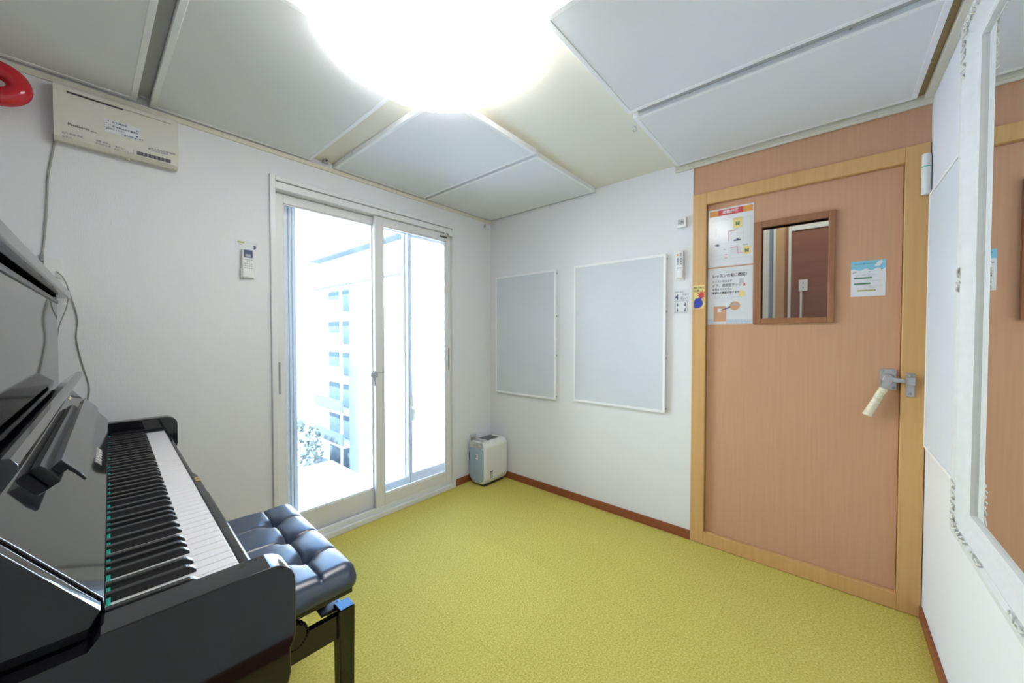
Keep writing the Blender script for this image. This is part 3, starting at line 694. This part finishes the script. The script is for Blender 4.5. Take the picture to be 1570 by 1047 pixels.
hrect('intake_slot', .10, .52, .845, .868, 'slot', .0010)
hrect('panel_ridge', .10, .93, .868, .905, 'heater', .006)
hrect('grille_frame', .60, .945, .055, .165, 'heater', .003)
g_ = hrect('outlet_grille', .625, .925, .075, .145, 'slot', .0036)
bm = B()
for k in range(26):
    a, b = hp_(.63 + k * .0115, .078); box(bm, a, a + .0012, YF - .0056, YF - .0044, b, b + .065 * H_)
part('grille_slats', local(he, bm), 'grey', he)
hrect('info_sticker', .37, .66, .355, .60, 'paper', .0010, 'white info sticker')
# printed marks
hm = FR['W'](YF - .0022)
def htxt(name, items, m):
    bm = B()
    for (s, sz, u, v, sx_) in items:
        x, z = hp_(u, v); txt(bm, s, sz, x, z, .0001, 'LEFT', .0001, sx_, .00005, hm)
    part(name, local(he, bm), m, he)
htxt('maker_print', [('Panasonic', .0125, .10, .285, 1.0), ('FY-24', .006, .265, .27, 1)], 'ink')
htxt('sticker_print', [('お客様各位', .0075, .43, .545, 1), ('使用後は必ず電源を', .0075, .43, .47, 1), ('お切りください', .0065, .39, .42, 1), ('ご協力お願いします', .0065, .50, .37, 1)], 'navy')
htxt('instruction_print', [('温風 乾燥 換気', .0075, .055, .12, 1), ('強 弱 切', .0060, .06, .06, 1), ('注意 高温に', .0070, .30, .13, 1), ('使用中 注意', .0070, .30, .08, 1), ('触らない', .0065, .45, .11, 1), ('点検してください', .0065, .44, .065, 1), ('▲', .009, .72, .245, 1), ('おふろの暖房 乾燥', .0085, .745, .265, 1), ('換気 暖房専用', .0070, .76, .225, 1)], 'grey')
bm = B(); 
for (u, v, s) in ((.40, .565, .0028), (.385, .52, .002), (.415, .50, .002), (.63, .53, .0035), (.615, .49, .002), (.63, .42, .0035), (.53, .37, .003), (.62, .375, .0028), (.385, .42, .0025)):
    x, z = hp_(u, v); box(bm, x - s * .6, x + s * .6, YF - .0026, YF - .0022, z - s * .6, z + s * .6)
part('sticker_dots', local(he, bm), 'navy', he)
bm = B(); tube(bm, [(hp_(.555, 0)[0], YF + .02, hz0 + .004), (hp_(.555, 0)[0], YF + .02, hz0 - .008)], [.006, .005], 10); part('pull_knob', local(he, bm), 'ivory', he, 50)
# cord from the heater
bm = B(); tube(bm, curve([(-.059, YW - .006, 1.785), (-.060, YW - .005, 1.74), (-.073, YW - .004, 1.64), (-.076, YW - .004, 1.57), (-.082, YW - .004, 1.46), (-.089, YW - .005, 1.372)], 8), .0028, 8)
tag(obj('heater_cord', bm, 'cord', None, 60), 'thin cord hanging from the wall heater down to the socket', 'cord')
pg_ = thing('wall_socket', 'white wall socket behind the corner of the piano lid', 'socket', (-.069, YW, 1.33))
bm = B(); box(bm, -.088, -.048, YW - .010, YW - .0005, 1.295, 1.362, .003); part('cover_plate', local(pg_, bm), 'plastic', pg_, 30)
bm = B(); box(bm, -.094, -.086, YW - .020, YW - .002, 1.345, 1.372, .002); part('plug', local(pg_, bm), 'grey', pg_, 30)
bm = B(); tube(bm, curve([(-.060, YW - .012, 1.315), (-.046, YW - .03, 1.295), (-.034, YW - .03, 1.250), (-.040, YW - .03, 1.19), (-.056, YW - .03, 1.13), (-.064, YW - .034, 1.07)], 8), .0018, 7)
tag(obj('lamp_cable', bm, 'cord', None, 60), 'grey cable curving back under the piano lid end', 'cable')
bm = B(); tube(bm, curve([(-.036, YW - .008, 1.262), (-.030, YW - .006, 1.235), (-.016, YW - .004, 1.157), (-.019, YW - .004, 1.082), (-.008, YW - .004, 1.0), (.008, YW - .004, .912), (.004, YW - .004, .86), (.002, YW - .004, .76)], 8), .0016, 7)
tag(obj('wall_cable', bm, 'cord', None, 60), 'long thin dark cable hanging down the wall behind the piano', 'cable')

# ------------------------------------------------------------------ red ring ornament
ro = thing('red_balloon', 'glossy red ring-shaped balloon at the upper left edge', 'balloon', (-.172, YW - .085, 1.872))
bm = B(); pts = []; rs = []
for k in range(40):
    a = 2 * PI * k / 40; pts.append((.050 * math.cos(a), 0, .042 * math.sin(a))); rs.append(.0270)
tube(bm, pts, rs, 24, True); part('inflated_ring', bm, 'balloon', ro, 180)
bm = B(); tube(bm, [(-.02, .02, -.06), (-.02, .03, -.068), (-.02, .080, -.066)], .004, 8); part('tie_valve', bm, 'paper', ro, 60)

# ------------------------------------------------------------------ remote by the window and note above it
rm = thing('remote_control', 'white remote control with navy display hanging left of the window', 'remote control', (.490, YW, 1.354))
bm = B(); box(bm, .468, .516, YW - .020, YW - .004, 1.356, 1.487, .006, 3); part('body', local(rm, bm), 'plastic', rm, 40)
bm = B(); box(bm, .475, .509, YW - .0212, YW - .0195, 1.448, 1.483, .001); part('display_panel', local(rm, bm), 'navy', rm)
bm = B(); box(bm, .481, .501, YW - .0218, YW - .021, 1.452, 1.463); part('lcd', local(rm, bm), 'lcd', rm)
bm = B()
for (r_, c_) in [(r, c) for r in range(5) for c in range(4)]:
    if r_ == 1 and c_ in (0, 3): continue
    box(bm, .477 + c_ * .0082, .4825 + c_ * .0082, YW - .0206, YW - .0198, 1.437 - r_ * .0095, 1.441 - r_ * .0095)
part('button_marks', local(rm, bm), 'grey', rm)
bm = B(); box(bm, .464, .520, YW - .004, YW - .0005, 1.352, 1.46, .002); box(bm, .464, .468, YW - .018, YW - .002, 1.352, 1.40, .001); part('wall_cradle', local(rm, bm), 'plastic', rm)
nt_ = Sheet('paper_note', 'small pale paper note taped above the remote by the window', 'note', 'W', YW - .0005, .490, 1.5085)
bm = B(); rect(bm, -.040, .040, -.022, .020, 0, .0006); nt_.part('sheet', bm, 'paper')
bm = B(); rect(bm, -.034, -.008, .006, .013, .0006, .0008); rect(bm, -.030, -.016, -.002, .001, .0006, .0008); nt_.part('highlighted_heading', bm, 'lime')
bm = B(); txt(bm, 'エアコンの設定', .007, -.004, .007, .0007); txt(bm, '温度は変えないで', .0065, -.034, -.011, .0007); txt(bm, 'ください', .0065, -.034, -.019, .0007); nt_.part('print', bm, 'ltgrey')
bm = B(); poly(bm, [(.026, -.016), (.034, -.017), (.038, -.004), (.033, .002), (.024, 0), (.028, -.006)], .0006, .0008); nt_.part('cartoon_mark', bm, 'navy')
# corner sensor
sn = thing('corner_sensor', 'tiny white sensor box in the corner under the ceiling', 'sensor', (2.05, YW, 1.93))
bm = B(); box(bm, 2.030, 2.072, YW - .022, YW - .0005, 1.915, 1.948, .005, 3); part('sensor_body', local(sn, bm), 'plastic', sn, 40)
bm = B(); box(bm, 2.022, 2.030, YW - .016, YW - .0005, 1.920, 1.944, .002); part('bracket', local(sn, bm), 'ltgrey', sn, 40)
# ceiling ring hooks
hk = thing('ceiling_hook', 'small metal ring hook on the ceiling beside the acoustic panel', 'hook', (1.585, .655, ZC))
bm = B(); lathe(bm, [(0, 0), (.006, 0), (.005, -.004), (0, -.004)], 12); part('hook_base', bm, 'silver', hk)
bm = B(); tube(bm, [(0, .0075 * math.cos(a), -.014 + .010 * math.sin(a)) for a in [PI * .45 + 2 * PI * k / 18 for k in range(15)]], .0013, 6); part('hook_ring', bm, 'groove', hk, 60)
# ceiling bracket near the window
bk_ = thing('ceiling_bracket', 'small dark metal bracket in the ceiling edge above the window', 'bracket', (.835, YE - .012, ZC))
bm = B(); box(bm, -.012, .012, -.012, .006, -.018, -.0005, .002); part('bracket_plate', bm, 'steel', bk_)
bm = B(); tube(bm, [(0, -.012, -.008), (0, -.022, -.008)], .004, 8); part('bracket_screw', bm, 'slot', bk_)
bk2 = thing('ceiling_bracket', 'small pale metal clip at the ceiling gap above the heater', 'bracket', (.160, YE - .02, ZC))
bm = B(); box(bm, -.010, .010, -.014, .006, -.010, -.0005, .002); part('bracket_plate', bm, 'steel', bk2)

# ------------------------------------------------------------------ things on the door wall
th = thing('thermometer', 'small square white digital thermometer left of the door', 'thermometer', (XD, .603, 1.668))
bm = B(); box(bm, XD - .016, XD - .0005, .580, .628, 1.668, 1.722, .004, 3); part('housing', local(th, bm), 'plastic', th, 40)
bm = B(); box(bm, XD - .0168, XD - .0158, .590, .622, 1.682, 1.712); part('lcd', local(th, bm), 'lcd', th)
bm = B(); dm = FR['D'](XD - .017)
txt(bm, '24', .021, -.613, 1.690, .0001, 'LEFT', .0003, .8, .0001, dm); txt(bm, '5', .015, -.597, 1.690, .0001, 'LEFT', .0002, .7, .0001, dm); part('digits', local(th, bm), 'ink', th)
r2 = thing('remote_control', 'slim white ceiling lamp remote on the wall left of the door', 'remote control', (XD, .611, 1.395))
bm = B(); box(bm, XD - .018, XD - .003, .592, .631, 1.396, 1.546, .005, 3); part('body', local(r2, bm), 'plastic', r2, 40)
bm = B(); lathe(bm, [(0, 0), (.0055, 0), (.0055, .0016), (0, .0016)], 16, (XD - .018, .621, 1.524), Matrix.Rotation(-PI / 2, 4, 'Y')); part('power_button', local(r2, bm), 'orange', r2)
bm = B()
for (a, z, h) in ((.605, 1.528, .005), (.605, 1.518, .004), (.603, 1.500, .008), (.603, 1.487, .008), (.603, 1.474, .005), (.619, 1.500, .008), (.619, 1.487, .008), (.619, 1.474, .004)):
    box(bm, XD - .0195, XD - .018, a - .0045, a + .0045, z - h / 2, z + h / 2 + .003)
box(bm, XD - .0187, XD - .018, .600, .624, 1.452, 1.455)
part('buttons', local(r2, bm), 'grey', r2)
bm = B()
for (a, b, c, d) in ((.598, .599, 1.402, 1.444), (.625, .626, 1.402, 1.444), (.598, .626, 1.402, 1.403), (.598, .626, 1.443, 1.444)): box(bm, XD - .0186, XD - .018, a, b, c, d)
part('battery_cover_line', local(r2, bm), 'ltgrey', r2)
bm = B(); box(bm, XD - .006, XD - .0005, .588, .636, 1.388, 1.42, .001); part('wall_cradle', local(r2, bm), 'plastic', r2)

s4 = Sheet('capacity_sign', 'small white sign reading 4 people with four figure icons', 'sign', 'D', XD - .0006, -.603, 1.273)
bm = B(); rect(bm, -.0415, .0415, -.066, .066, 0, .001); s4.part('plate', bm, 'paper')
bm = B(); txt(bm, '4', .040, -.035, .012, .0012, 'LEFT', .0006); txt(bm, '名', .020, -.008, .013, .0012); txt(bm, 'まで', .010, .014, .014, .0012); txt(bm, '同室の', .011, .004, .035, .0012); txt(bm, '利用人数は', .009, -.036, .050, .0012)
for (a, b, c, d) in ((-.034, .031, .005, .0065), (-.034, .031, -.056, -.0545), (-.034, -.0325, -.056, .005), (.0295, .031, -.056, .005)): rect(bm, a, b, c, d, .001, .0014)
s4.part('lettering', bm, 'navy')
bm = B()
for a in (-.021, .018):
    for b in (-.014, -.042):
        rect(bm, a - .003, a + .003, b - .009, b + .004, .001, .0016); rect(bm, a - .002, a + .002, b + .005, b + .009, .001, .0016)
s4.part('person_icons', bm, 'navy')

pc = Sheet('warning_sticker', 'yellow pinched finger warning sticker with red burst and blue hand', 'sticker', 'D', 2.0915, -.513, 1.290)
bm = B(); poly(bm, [(-.029, .063), (.024, .065), (.026, -.036), (.018, -.058), (-.029, -.058)], 0, .0006); pc.part('sticker_base', bm, 'yellow')
bm = B(); c0 = Vector((.010, .012)); pp = []
for k in range(20):
    a = 2 * PI * k / 20 + .1; r = (.030 if k % 4 == 0 else .024) if k % 2 == 0 else .011
    p = c0 + Vector((math.cos(a), math.sin(a) * 1.15)) * r; pp.append((min(p.x, .0255), p.y))
poly(bm, pp, .0006, .0009); pc.part('red_burst', bm, 'red')
bm = B(); poly(bm, [(-.026, -.055), (-.004, -.055), (.010, -.047), (.018, -.034), (.016, -.020), (.010, -.012), (.012, -.002), (.006, .003), (-.002, -.004), (-.010, -.004), (-.020, -.006), (-.026, -.020)], .0006, .0012); pc.part('blue_hand', bm, 'blue')
bm = B(); txt(bm, '指づめに', .0135, -.027, .046, .0008, 'LEFT', .0003); txt(bm, '注意', .0135, -.027, .030, .0008, 'LEFT', .0003); pc.part('lettering', bm, 'ink')

PX = LF - .0008; K_ = LF / 2.101
def du(y): return -y * K_
def dv(z): return 1.1 + (z - 1.1) * K_
u0, u1 = du(.476), du(.279); uc = (u0 + u1) / 2; hw = (u1 - u0) / 2
v0, v1 = dv(1.440), dv(1.730); vc = (v0 + v1) / 2; hh = (v1 - v0) / 2
p1 = Sheet('evacuation_poster', 'laminated evacuation route plan with a red heading on the door', 'poster', 'D', PX, uc, vc)
bm = B(); rect(bm, -hw, hw, -hh, hh, 0, .0008); p1.part('sheet', bm, 'laminate')
bm = B(); rect(bm, -hw + .006, -hw + .045, hh - .036, hh - .007, .0008, .0010); p1.part('orange_band', bm, 'orange')
bm = B(); rect(bm, hw - .045, hw - .004, hh - .036, hh - .007, .0008, .0010); p1.part('orange_band', bm, 'orange')
bm = B(); rect(bm, -hw + .045, hw - .045, hh - .036, hh - .007, .0008, .0011); p1.part('red_band', bm, 'red')
bm = B(); txt(bm, '避難経路', .018, 0, hh - .027, .0012, 'CENTER', .0004, 1.0); p1.part('heading', bm, 'paper')
bm = B()
for (a, b, c, d) in ((-.085, .085, .086, .0868), (-.085, -.0842, -.11, .086), (.055, .0558, -.03, .086), (-.085, .085, -.11, -.1092), (.085, .0858, -.11, .086),
                     (-.02, .05, -.03, -.0292), (-.05, -.0492, -.06, .02), (.005, .0058, -.10, .086), (.03, .0308, -.02, .05), (-.06, .02, -.03, -.0292), (-.085, .04, -.09, -.0892), (.02, .06, .01, .0108)):
    rect(bm, a, b, c, d, .0008, .0010)
for k in range(8): rect(bm, -.066, -.061, .045 - k * .005, .0475 - k * .005, .0008, .001)
for k in range(7): rect(bm, .006 + k * .006, .0075 + k * .006, -.085, -.055, .0008, .001)
p1.part('plan_lines', bm, 'ltgrey')
bm = B()
for (a, b, c, d) in ((-.008, -.006, -.022, .028), (-.008, .018, .026, .028), (.032, .034, -.088, -.058), (.002, .034, -.058, -.056), (.032, .055, -.088, -.086), (-.024, -.012, -.105, -.103), (-.024, -.012, -.09, -.088)): rect(bm, a, b, c, d, .0008, .0013)
p1.part('route_line', bm, 'red')
bm = B(); rect(bm, .012, .052, .038, .088, .0008, .0014); p1.part('exit_box', bm, 'yellow')
bm = B(); rect(bm, .056, .088, -.096, -.058, .0008, .0014); p1.part('exit_box', bm, 'yellow')
bm = B()
for (a, b) in ((.024, .050), (.064, -.088)):
    rect(bm, a, a + .006, b, b + .018, .0014, .0017); rect(bm, a + .010, a + .016, b, b + .018, .0014, .0017); rect(bm, a + .0065, a + .0095, b + .004, b + .012, .0014, .0017)
p1.part('exit_icons', bm, 'green')
bm = B(); rect(bm, .016, .046, -.026, -.019, .0008, .0014); rect(bm, .028, .036, -.019, -.014, .0008, .0014); poly(bm, [(-.072, -.036), (-.055, -.044), (-.045, -.038), (-.055, -.031)], .0008, .0014); rect(bm, -.028, -.020, -.062, -.060, .0008, .0014)
txt(bm, '非常口', .007, .016, .030, .001); txt(bm, '現在地', .007, .054, -.052, .001); p1.part('plan_symbols', bm, 'navy')

v0, v1 = dv(1.151), dv(1.433); vc = (v0 + v1) / 2; hh = (v1 - v0) / 2
p2 = Sheet('lesson_notice', 'laminated lesson notice with bold black heading and door picture', 'poster', 'D', PX, uc, vc)
bm = B(); rect(bm, -hw, hw, -hh, hh, 0, .0008); p2.part('sheet', bm, 'laminate')
bm = B(); txt(bm, 'レッスンの前に確認！', .0188, -.078, hh - .047, .001, 'LEFT', .0005, .86)
txt(bm, 'レッスン中は必ず', .0130, -.078, hh - .073, .001, 'LEFT', .0001, .85); txt(bm, 'ドア、透明窓サッシ', .0185, -.078, hh - .096, .001, 'LEFT', .0002, .78)
txt(bm, 'を閉めてください', .0130, -.078, hh - .113, .001, 'LEFT', .0002, .85); txt(bm, '音漏れの問題があります', .0130, -.078, hh - .131, .001, 'LEFT', .0003, .85)
p2.part('heading', bm, 'ink')
bm = B(); txt(bm, 'お部屋を利用される皆様へ', .0095, -.03, hh - .026, .001)
txt(bm, 'ご協力をお願いいたします', .0075, -.078, hh - .143, .001); txt(bm, 'ご不明な点はスタッフまでお声がけください', .0065, -.078, hh - .153, .001)
txt(bm, 'ドアハンドル', .008, .004, -.080, .001); txt(bm, 'しっかり下まで下げる', .0065, .004, -.092, .001)
for k in range(4): rect(bm, .044 + k * .004, .0455 + k * .004, hh - .082, hh - .062, .0008, .001)
rect(bm, .042, .060, hh - .084, hh - .060, .0008, .0009); p2.part('small_print', bm, 'ltgrey')
bm = B(); rect(bm, -.070, -.014, -hh + .012, -hh + .090, .0008, .0012)
pts = [(.024 + .0225 * math.cos(a), -.052 + .0215 * math.sin(a)) for a in [2 * PI * k / 24 for k in range(24)]]; poly(bm, pts, .0008, .0013); p2.part('door_picture', bm, 'door')
bm = B(); rect(bm, -.052, -.036, -hh + .060, -hh + .078, .0012, .0015); p2.part('picture_window', bm, 'paper')
bm = B(); poly(bm, [(-.045, -.076), (.002, -.062), (.004, -.053)], .0012, .0016); p2.part('pointer', bm, 'navy')
bm = B(); poly(bm, [(.010, -.045), (.020, -.038), (.034, -.046), (.036, -.052), (.022, -.050)], .0014, .0017); p2.part('picture_handle', bm, 'steel')
bm = B(); poly(bm, [(.040, -.006), (.066, -.006), (.067, .006), (.060, .022), (.050, .026), (.044, .016)], .0008, .0011); p2.part('bowing_figure', bm, 'yellow')
M['dots'] = mat('pale_blue_ink', (.38, .48, .60), .4, noise=((300, 300, 300), 1.0, (.66, .70, .76)))
bm = B(); rect(bm, -hw + .002, -.070, -hh + .003, -hh + .025, .0008, .001); p2.part('dotted_border', bm, 'dots')
bm = B(); rect(bm, -.014, hw - .002, -hh + .003, -hh + .022, .0008, .001); p2.part('dotted_border', bm, 'dots')
bm = B(); poly(bm, [(.058, hh - .098), (.068, hh - .098), (.066, hh - .085), (.061, hh - .082)], .0008, .0011); p2.part('red_mark', bm, 'red')

u0, u1 = du(-.067), du(-.170); uc = (u0 + u1) / 2; hw2 = (u1 - u0) / 2
v0, v1 = dv(1.2555), dv(1.401); vc = (v0 + v1) / 2; hh2 = (v1 - v0) / 2
p3 = Sheet('lesson_leaflet', 'small square leaflet with a sky blue top taped right of the door window', 'leaflet', 'D', PX, uc, vc)
bm = B(); rect(bm, -hw2, hw2, -hh2, hh2, 0, .0006); p3.part('sheet', bm, 'paper')
bm = B(); tops = [(-hw2, hh2), (-hw2, hh2 - .034)] + [(-hw2 + 2 * hw2 * k / 14, hh2 - .036 + .004 * math.sin(k * 1.3)) for k in range(1, 14)] + [(hw2, hh2 - .032), (hw2, hh2)]
poly(bm, tops, .0006, .0008); p3.part('sky_band', bm, 'sky_ink')
bm = B(); poly(bm, [(.018, hh2 - .022), (.030, hh2 - .006), (.040, hh2 - .002), (.044, hh2 - .010), (.034, hh2 - .024), (.024, hh2 - .027)], .0008, .0011); p3.part('balloon_picture', bm, 'paper')
bm = B(); txt(bm, 'おともだち紹介キャンペーン', .0060, -.041, hh2 - .014, .0009, 'LEFT', .0001, .85); p3.part('title', bm, 'navy')
bm = B(); rect(bm, -.042, .012, .000, .006, .0006, .0010); rect(bm, -.042, .008, -.024, -.018, .0006, .0010)
for a, b in ((-.046, .024), (-.040, .027), (.038, .034), (.002, .025)): rect(bm, a, a + .005, b, b + .003, .0008, .0012)
p3.part('green_bars', bm, 'green')
bm = B(); rect(bm, -.032, .024, -.052, -.046, .0006, .0010); p3.part('olive_bar', bm, 'lime')
bm = B(); txt(bm, 'お友達やご家族をご紹介ください', .005, -.040, .013, .0008, 'LEFT', 0, .9); txt(bm, '入会金が無料になります', .005, -.012, -.012, .0008); txt(bm, 'ご紹介特典プレゼント中', .005, -.012, -.034, .0008); txt(bm, '詳しくは受付まで', .005, -.012, -.041, .0008); p3.part('print', bm, 'grey')

# ------------------------------------------------------------------ air purifier in the corner
ap = thing('air_purifier', 'small white air purifier with silver front on the carpet in the corner', 'air purifier', (1.95, 1.92, 0))
ax0, ax1, ay0, ay1, at = 1.838, 2.080, 1.834, 2.004, .322
def arch(y0, y1, z0, z1, rt, rb, n=10):
    p = []
    for (cy, cz, a0, r) in ((y1 - rt, z1 - rt, 0, rt), (y0 + rt, z1 - rt, PI / 2, rt), (y0 + rb, z0 + rb, PI, rb), (y1 - rb, z0 + rb, 1.5 * PI, rb)):
        for k in range(n + 1):
            a = a0 + PI / 2 * k / n; p.append((cy + r * math.cos(a), cz + r * math.sin(a)))
    return p
bm = B(); prism(bm, arch(ay0, ay1, .012, at, .045, .055), 'x', ax0 + .004, ax1, .016, 5)
body = part('body', local(ap, bm), 'purifier', ap, 50)
bm = B(); prism(bm, arch(ay0 + .018, ay1 - .012, .030, at - .050, .012, .045), 'x', ax0 - .004, ax0 + .006, .004, 3); fp = part('front_panel', local(ap, bm), 'purifier_front', ap, 50, 'silver blue front panel')
bm = B(); prism(bm, [(ay0 + .020, at - .046), (ay1 - .012, at - .046), (ay1 - .018, at - .006), (ay0 + .030, at - .006)], 'x', ax0 - .001, ax0 + .010, .003); box(bm, ax0 + .012, ax0 + .055, ay0 + .038, ay1 - .038, at - .004, at + .002, .002); part('control_strip', local(ap, bm), 'silver', ap, 40)
bm = B()
for k in range(5): box(bm, ax0 - .002, ax0 + .002, ay0 + .034 + k * .019, ay0 + .046 + k * .019, at - .032, at - .022, .0005)
part('control_buttons', local(ap, bm), 'lcd', ap)
bm = B(); box(bm, ax0 - .0055, ax0 - .003, ay0 + .066, ay0 + .096, .196, .230, .001); lg = part('badge', local(ap, bm), 'paper', ap)
bm = B()
for (a, b, c, d) in ((.072, .090, .222, .226), (.072, .090, .206, .210), (.072, .076, .206, .226), (.086, .090, .206, .226), (.070, .074, .200, .206)): box(bm, ax0 - .0062, ax0 - .0052, ay0 + a, ay0 + b, c, d)
part('badge_mark', local(ap, bm), 'ink', ap)
bm = B(); box(bm, ax0 + .075, ax1 - .050, ay0 + .045, ay1 - .030, at - .002, at + .001, .001); part('top_vent', local(ap, bm), 'slot', ap)
bm = B()
for k in range(7): box(bm, ax0 + .080 + k * .014, ax0 + .083 + k * .014, ay0 + .046, ay1 - .031, at, at + .003)
part('vent_slats', local(ap, bm), 'groove', ap)
bm = B(); box(bm, ax0 + .052, ax0 + .078, ay0 - .001, ay0 + .002, .058, .110); part('side_label', local(ap, bm), 'lcd', ap)
bm = B(); box(bm, ax0 + .052, ax0 + .078, ay0 - .0015, ay0 + .002, .104, .112); part('label_bar', local(ap, bm), 'ink', ap)
bm = B(); box(bm, ax0 + .02, ax1 - .02, ay0 + .03, ay1 - .03, .001, .014, .002); part('foot', local(ap, bm), 'slot', ap)
op = thing('power_socket', 'small brown-grey socket with plug low on the wall behind the purifier', 'socket', (1.90, YW, .30))
bm = B(); box(bm, 1.868, 1.932, YW - .010, YW - .0005, .275, .345, .003); part('cover_plate', local(op, bm), 'ltgrey', op)
bm = B(); box(bm, 1.875, 1.900, YW - .030, YW - .010, .300, .330, .003); part('plug', local(op, bm), 'cord', op)
bm = B(); tube(bm, curve([(1.880, YW - .022, .300), (1.862, YW - .022, .27), (1.848, YW - .022, .22), (1.850, YW - .022, .17), (1.870, YW - .022, .155), (1.92, YW - .024, .158)], 8), .0024, 7)
tag(obj('purifier_cord', bm, 'cord_dark', None, 60), 'dark looped power cord between the low socket and the purifier', 'cord')

# ------------------------------------------------------------------ outside: street, houses, tower
bm = B(); box(bm, -60, 90, 2.6, 160, -26.2, -26.0); struct(obj('ground_street', bm, 'ground'))
def building(name, label, x0, x1, y0, y1, z0, z1, rows, cols_x, cols_y, wall='bld', g=None, fh=2.9):
    t = thing(name, label, 'building', ((x0 + x1) / 2, (y0 + y1) / 2, z0), 0, g)
    bm = B(); box(bm, x0, x1, y0, y1, z0, z1); part('facade', local(t, bm), wall, t)
    bm = B(); box(bm, x0 - .3, x1 + .3, y0 - .3, y1 + .3, z1, z1 + .35); part('roof_slab', local(t, bm), 'bld_roof', t)
    for r in range(rows):
        zt = z1 - 1.0 - r * fh
        if zt - 1.6 < z0: break
        for (a, b) in cols_x:
            bm = B(); box(bm, a, b, y0 - .05, y0 + .02, zt - 1.4, zt); part('window', local(t, bm), 'bld_glass', t)
        for (a, b) in cols_y:
            bm = B(); box(bm, x0 - .05, x0 + .02, a, b, zt - 1.4, zt); part('window', local(t, bm), 'bld_glass', t)
    return t
# main tower: face x = 15 looks back at the room
tw = thing('apartment_tower', 'tall white apartment tower with stacked balconies outside the window', 'building', (20, 31, -26))
bm = B(); box(bm, 15.6, 27, 20, 38.5, -26, 8.2); box(bm, 15.0, 15.6, 20, 31.5, -26, 7.4); box(bm, 15.0, 15.6, 37.4, 38.5, -26, 7.0); part('tower_body', local(tw, bm), 'bld', tw)
bm = B(); box(bm, 14.6, 27.4, 19.6, 39.2, 8.2, 8.36); part('roof_slab', local(tw, bm), 'bld_tile', tw)
bm = B(); box(bm, 14.7, 15.0, 19.6, 39.0, 5.4, 5.5); part('cornice', local(tw, bm), 'bld_tile', tw)
bm = B(); box(bm, 16.8, 24, 27, 33, 8.6, 11.2); part('roof_house', local(tw, bm), 'bld', tw)
bm = B(); box(bm, 14.9, 15.02, 30.0, 31.5, -26, -1.5); part('blue_tile_strip', local(tw, bm), 'bld_tile', tw)
for k in range(11):
    z = 3.0 - k * 2.9
    bm = B(); box(bm, 14.3, 15.7, 31.5, 37.4, z - .15, z); part('balcony_floor', local(tw, bm), 'bld_roof', tw)
    bm = B(); box(bm, 14.3, 14.4, 31.5, 37.4, z, z + 1.05); part('balcony_rail', local(tw, bm), 'bld_tile' if k > 2 else 'bld', tw)
    for (a, b) in ((31.9, 34.1), (34.8, 37.0)):
        bm = B(); box(bm, 15.52, 15.62, a, b, z + .1, z + 2.2); part('balcony_window', local(tw, bm), 'bld_glass', tw)
building('low_house', 'low white house with a flat roof below the apartment tower', 5.0, 11.5, 22, 27.5, -26, -8.6, 3, ((5.8, 7.2), (8.2, 10.8)), ((22.6, 24.0), (25, 26.8)), 'bld_tile')
building('office_block', 'distant pale office block left of the apartment tower', 9.0, 15.5, 44, 52, -26, -4.5, 6, ((9.8, 10.8), (12.0, 14.5)), (), 'bld')
building('far_block', 'far hazy white building at the left of the view', 13, 28, 78, 92, -26, -1.0, 6, ((15, 17), (20, 22)), (), 'bld')
# tree below
tr = thing('street_tree', 'pale green tree between the houses below the window', 'tree', (10.6, 33, -26))
bm = B(); tube(bm, [(10.6, 33, -26), (10.7, 33, -18), (10.5, 33.1, -10)], [.35, .28, .15], 10); part('trunk', local(tr, bm), 'brown', tr, 60)
bm = B(); rnd = random.Random(3)
for k in range(900):
    a = rnd.uniform(0, 2 * PI); c = rnd.uniform(-1, 1); r = rnd.uniform(.5, 1) ** .5; s = math.sqrt(1 - c * c)
    p = Vector((10.6 + 2.6 * r * s * math.cos(a), 33 + 2.6 * r * s * math.sin(a), -8.6 + 3.0 * r * c))
    q = rnd.uniform(.16, .34); d1 = Vector((rnd.gauss(0, 1), rnd.gauss(0, 1), rnd.gauss(0, 1))).normalized(); d2 = d1.cross(Vector((rnd.gauss(0, 1), rnd.gauss(0, 1), rnd.gauss(0, 1)))).normalized()
    v = [bm.verts.new(p + d1 * q), bm.verts.new(p + d2 * q * .6), bm.verts.new(p - d1 * q), bm.verts.new(p - d2 * q * .6)]; bm.faces.new(v)
part('foliage', local(tr, bm), 'leaf', tr)
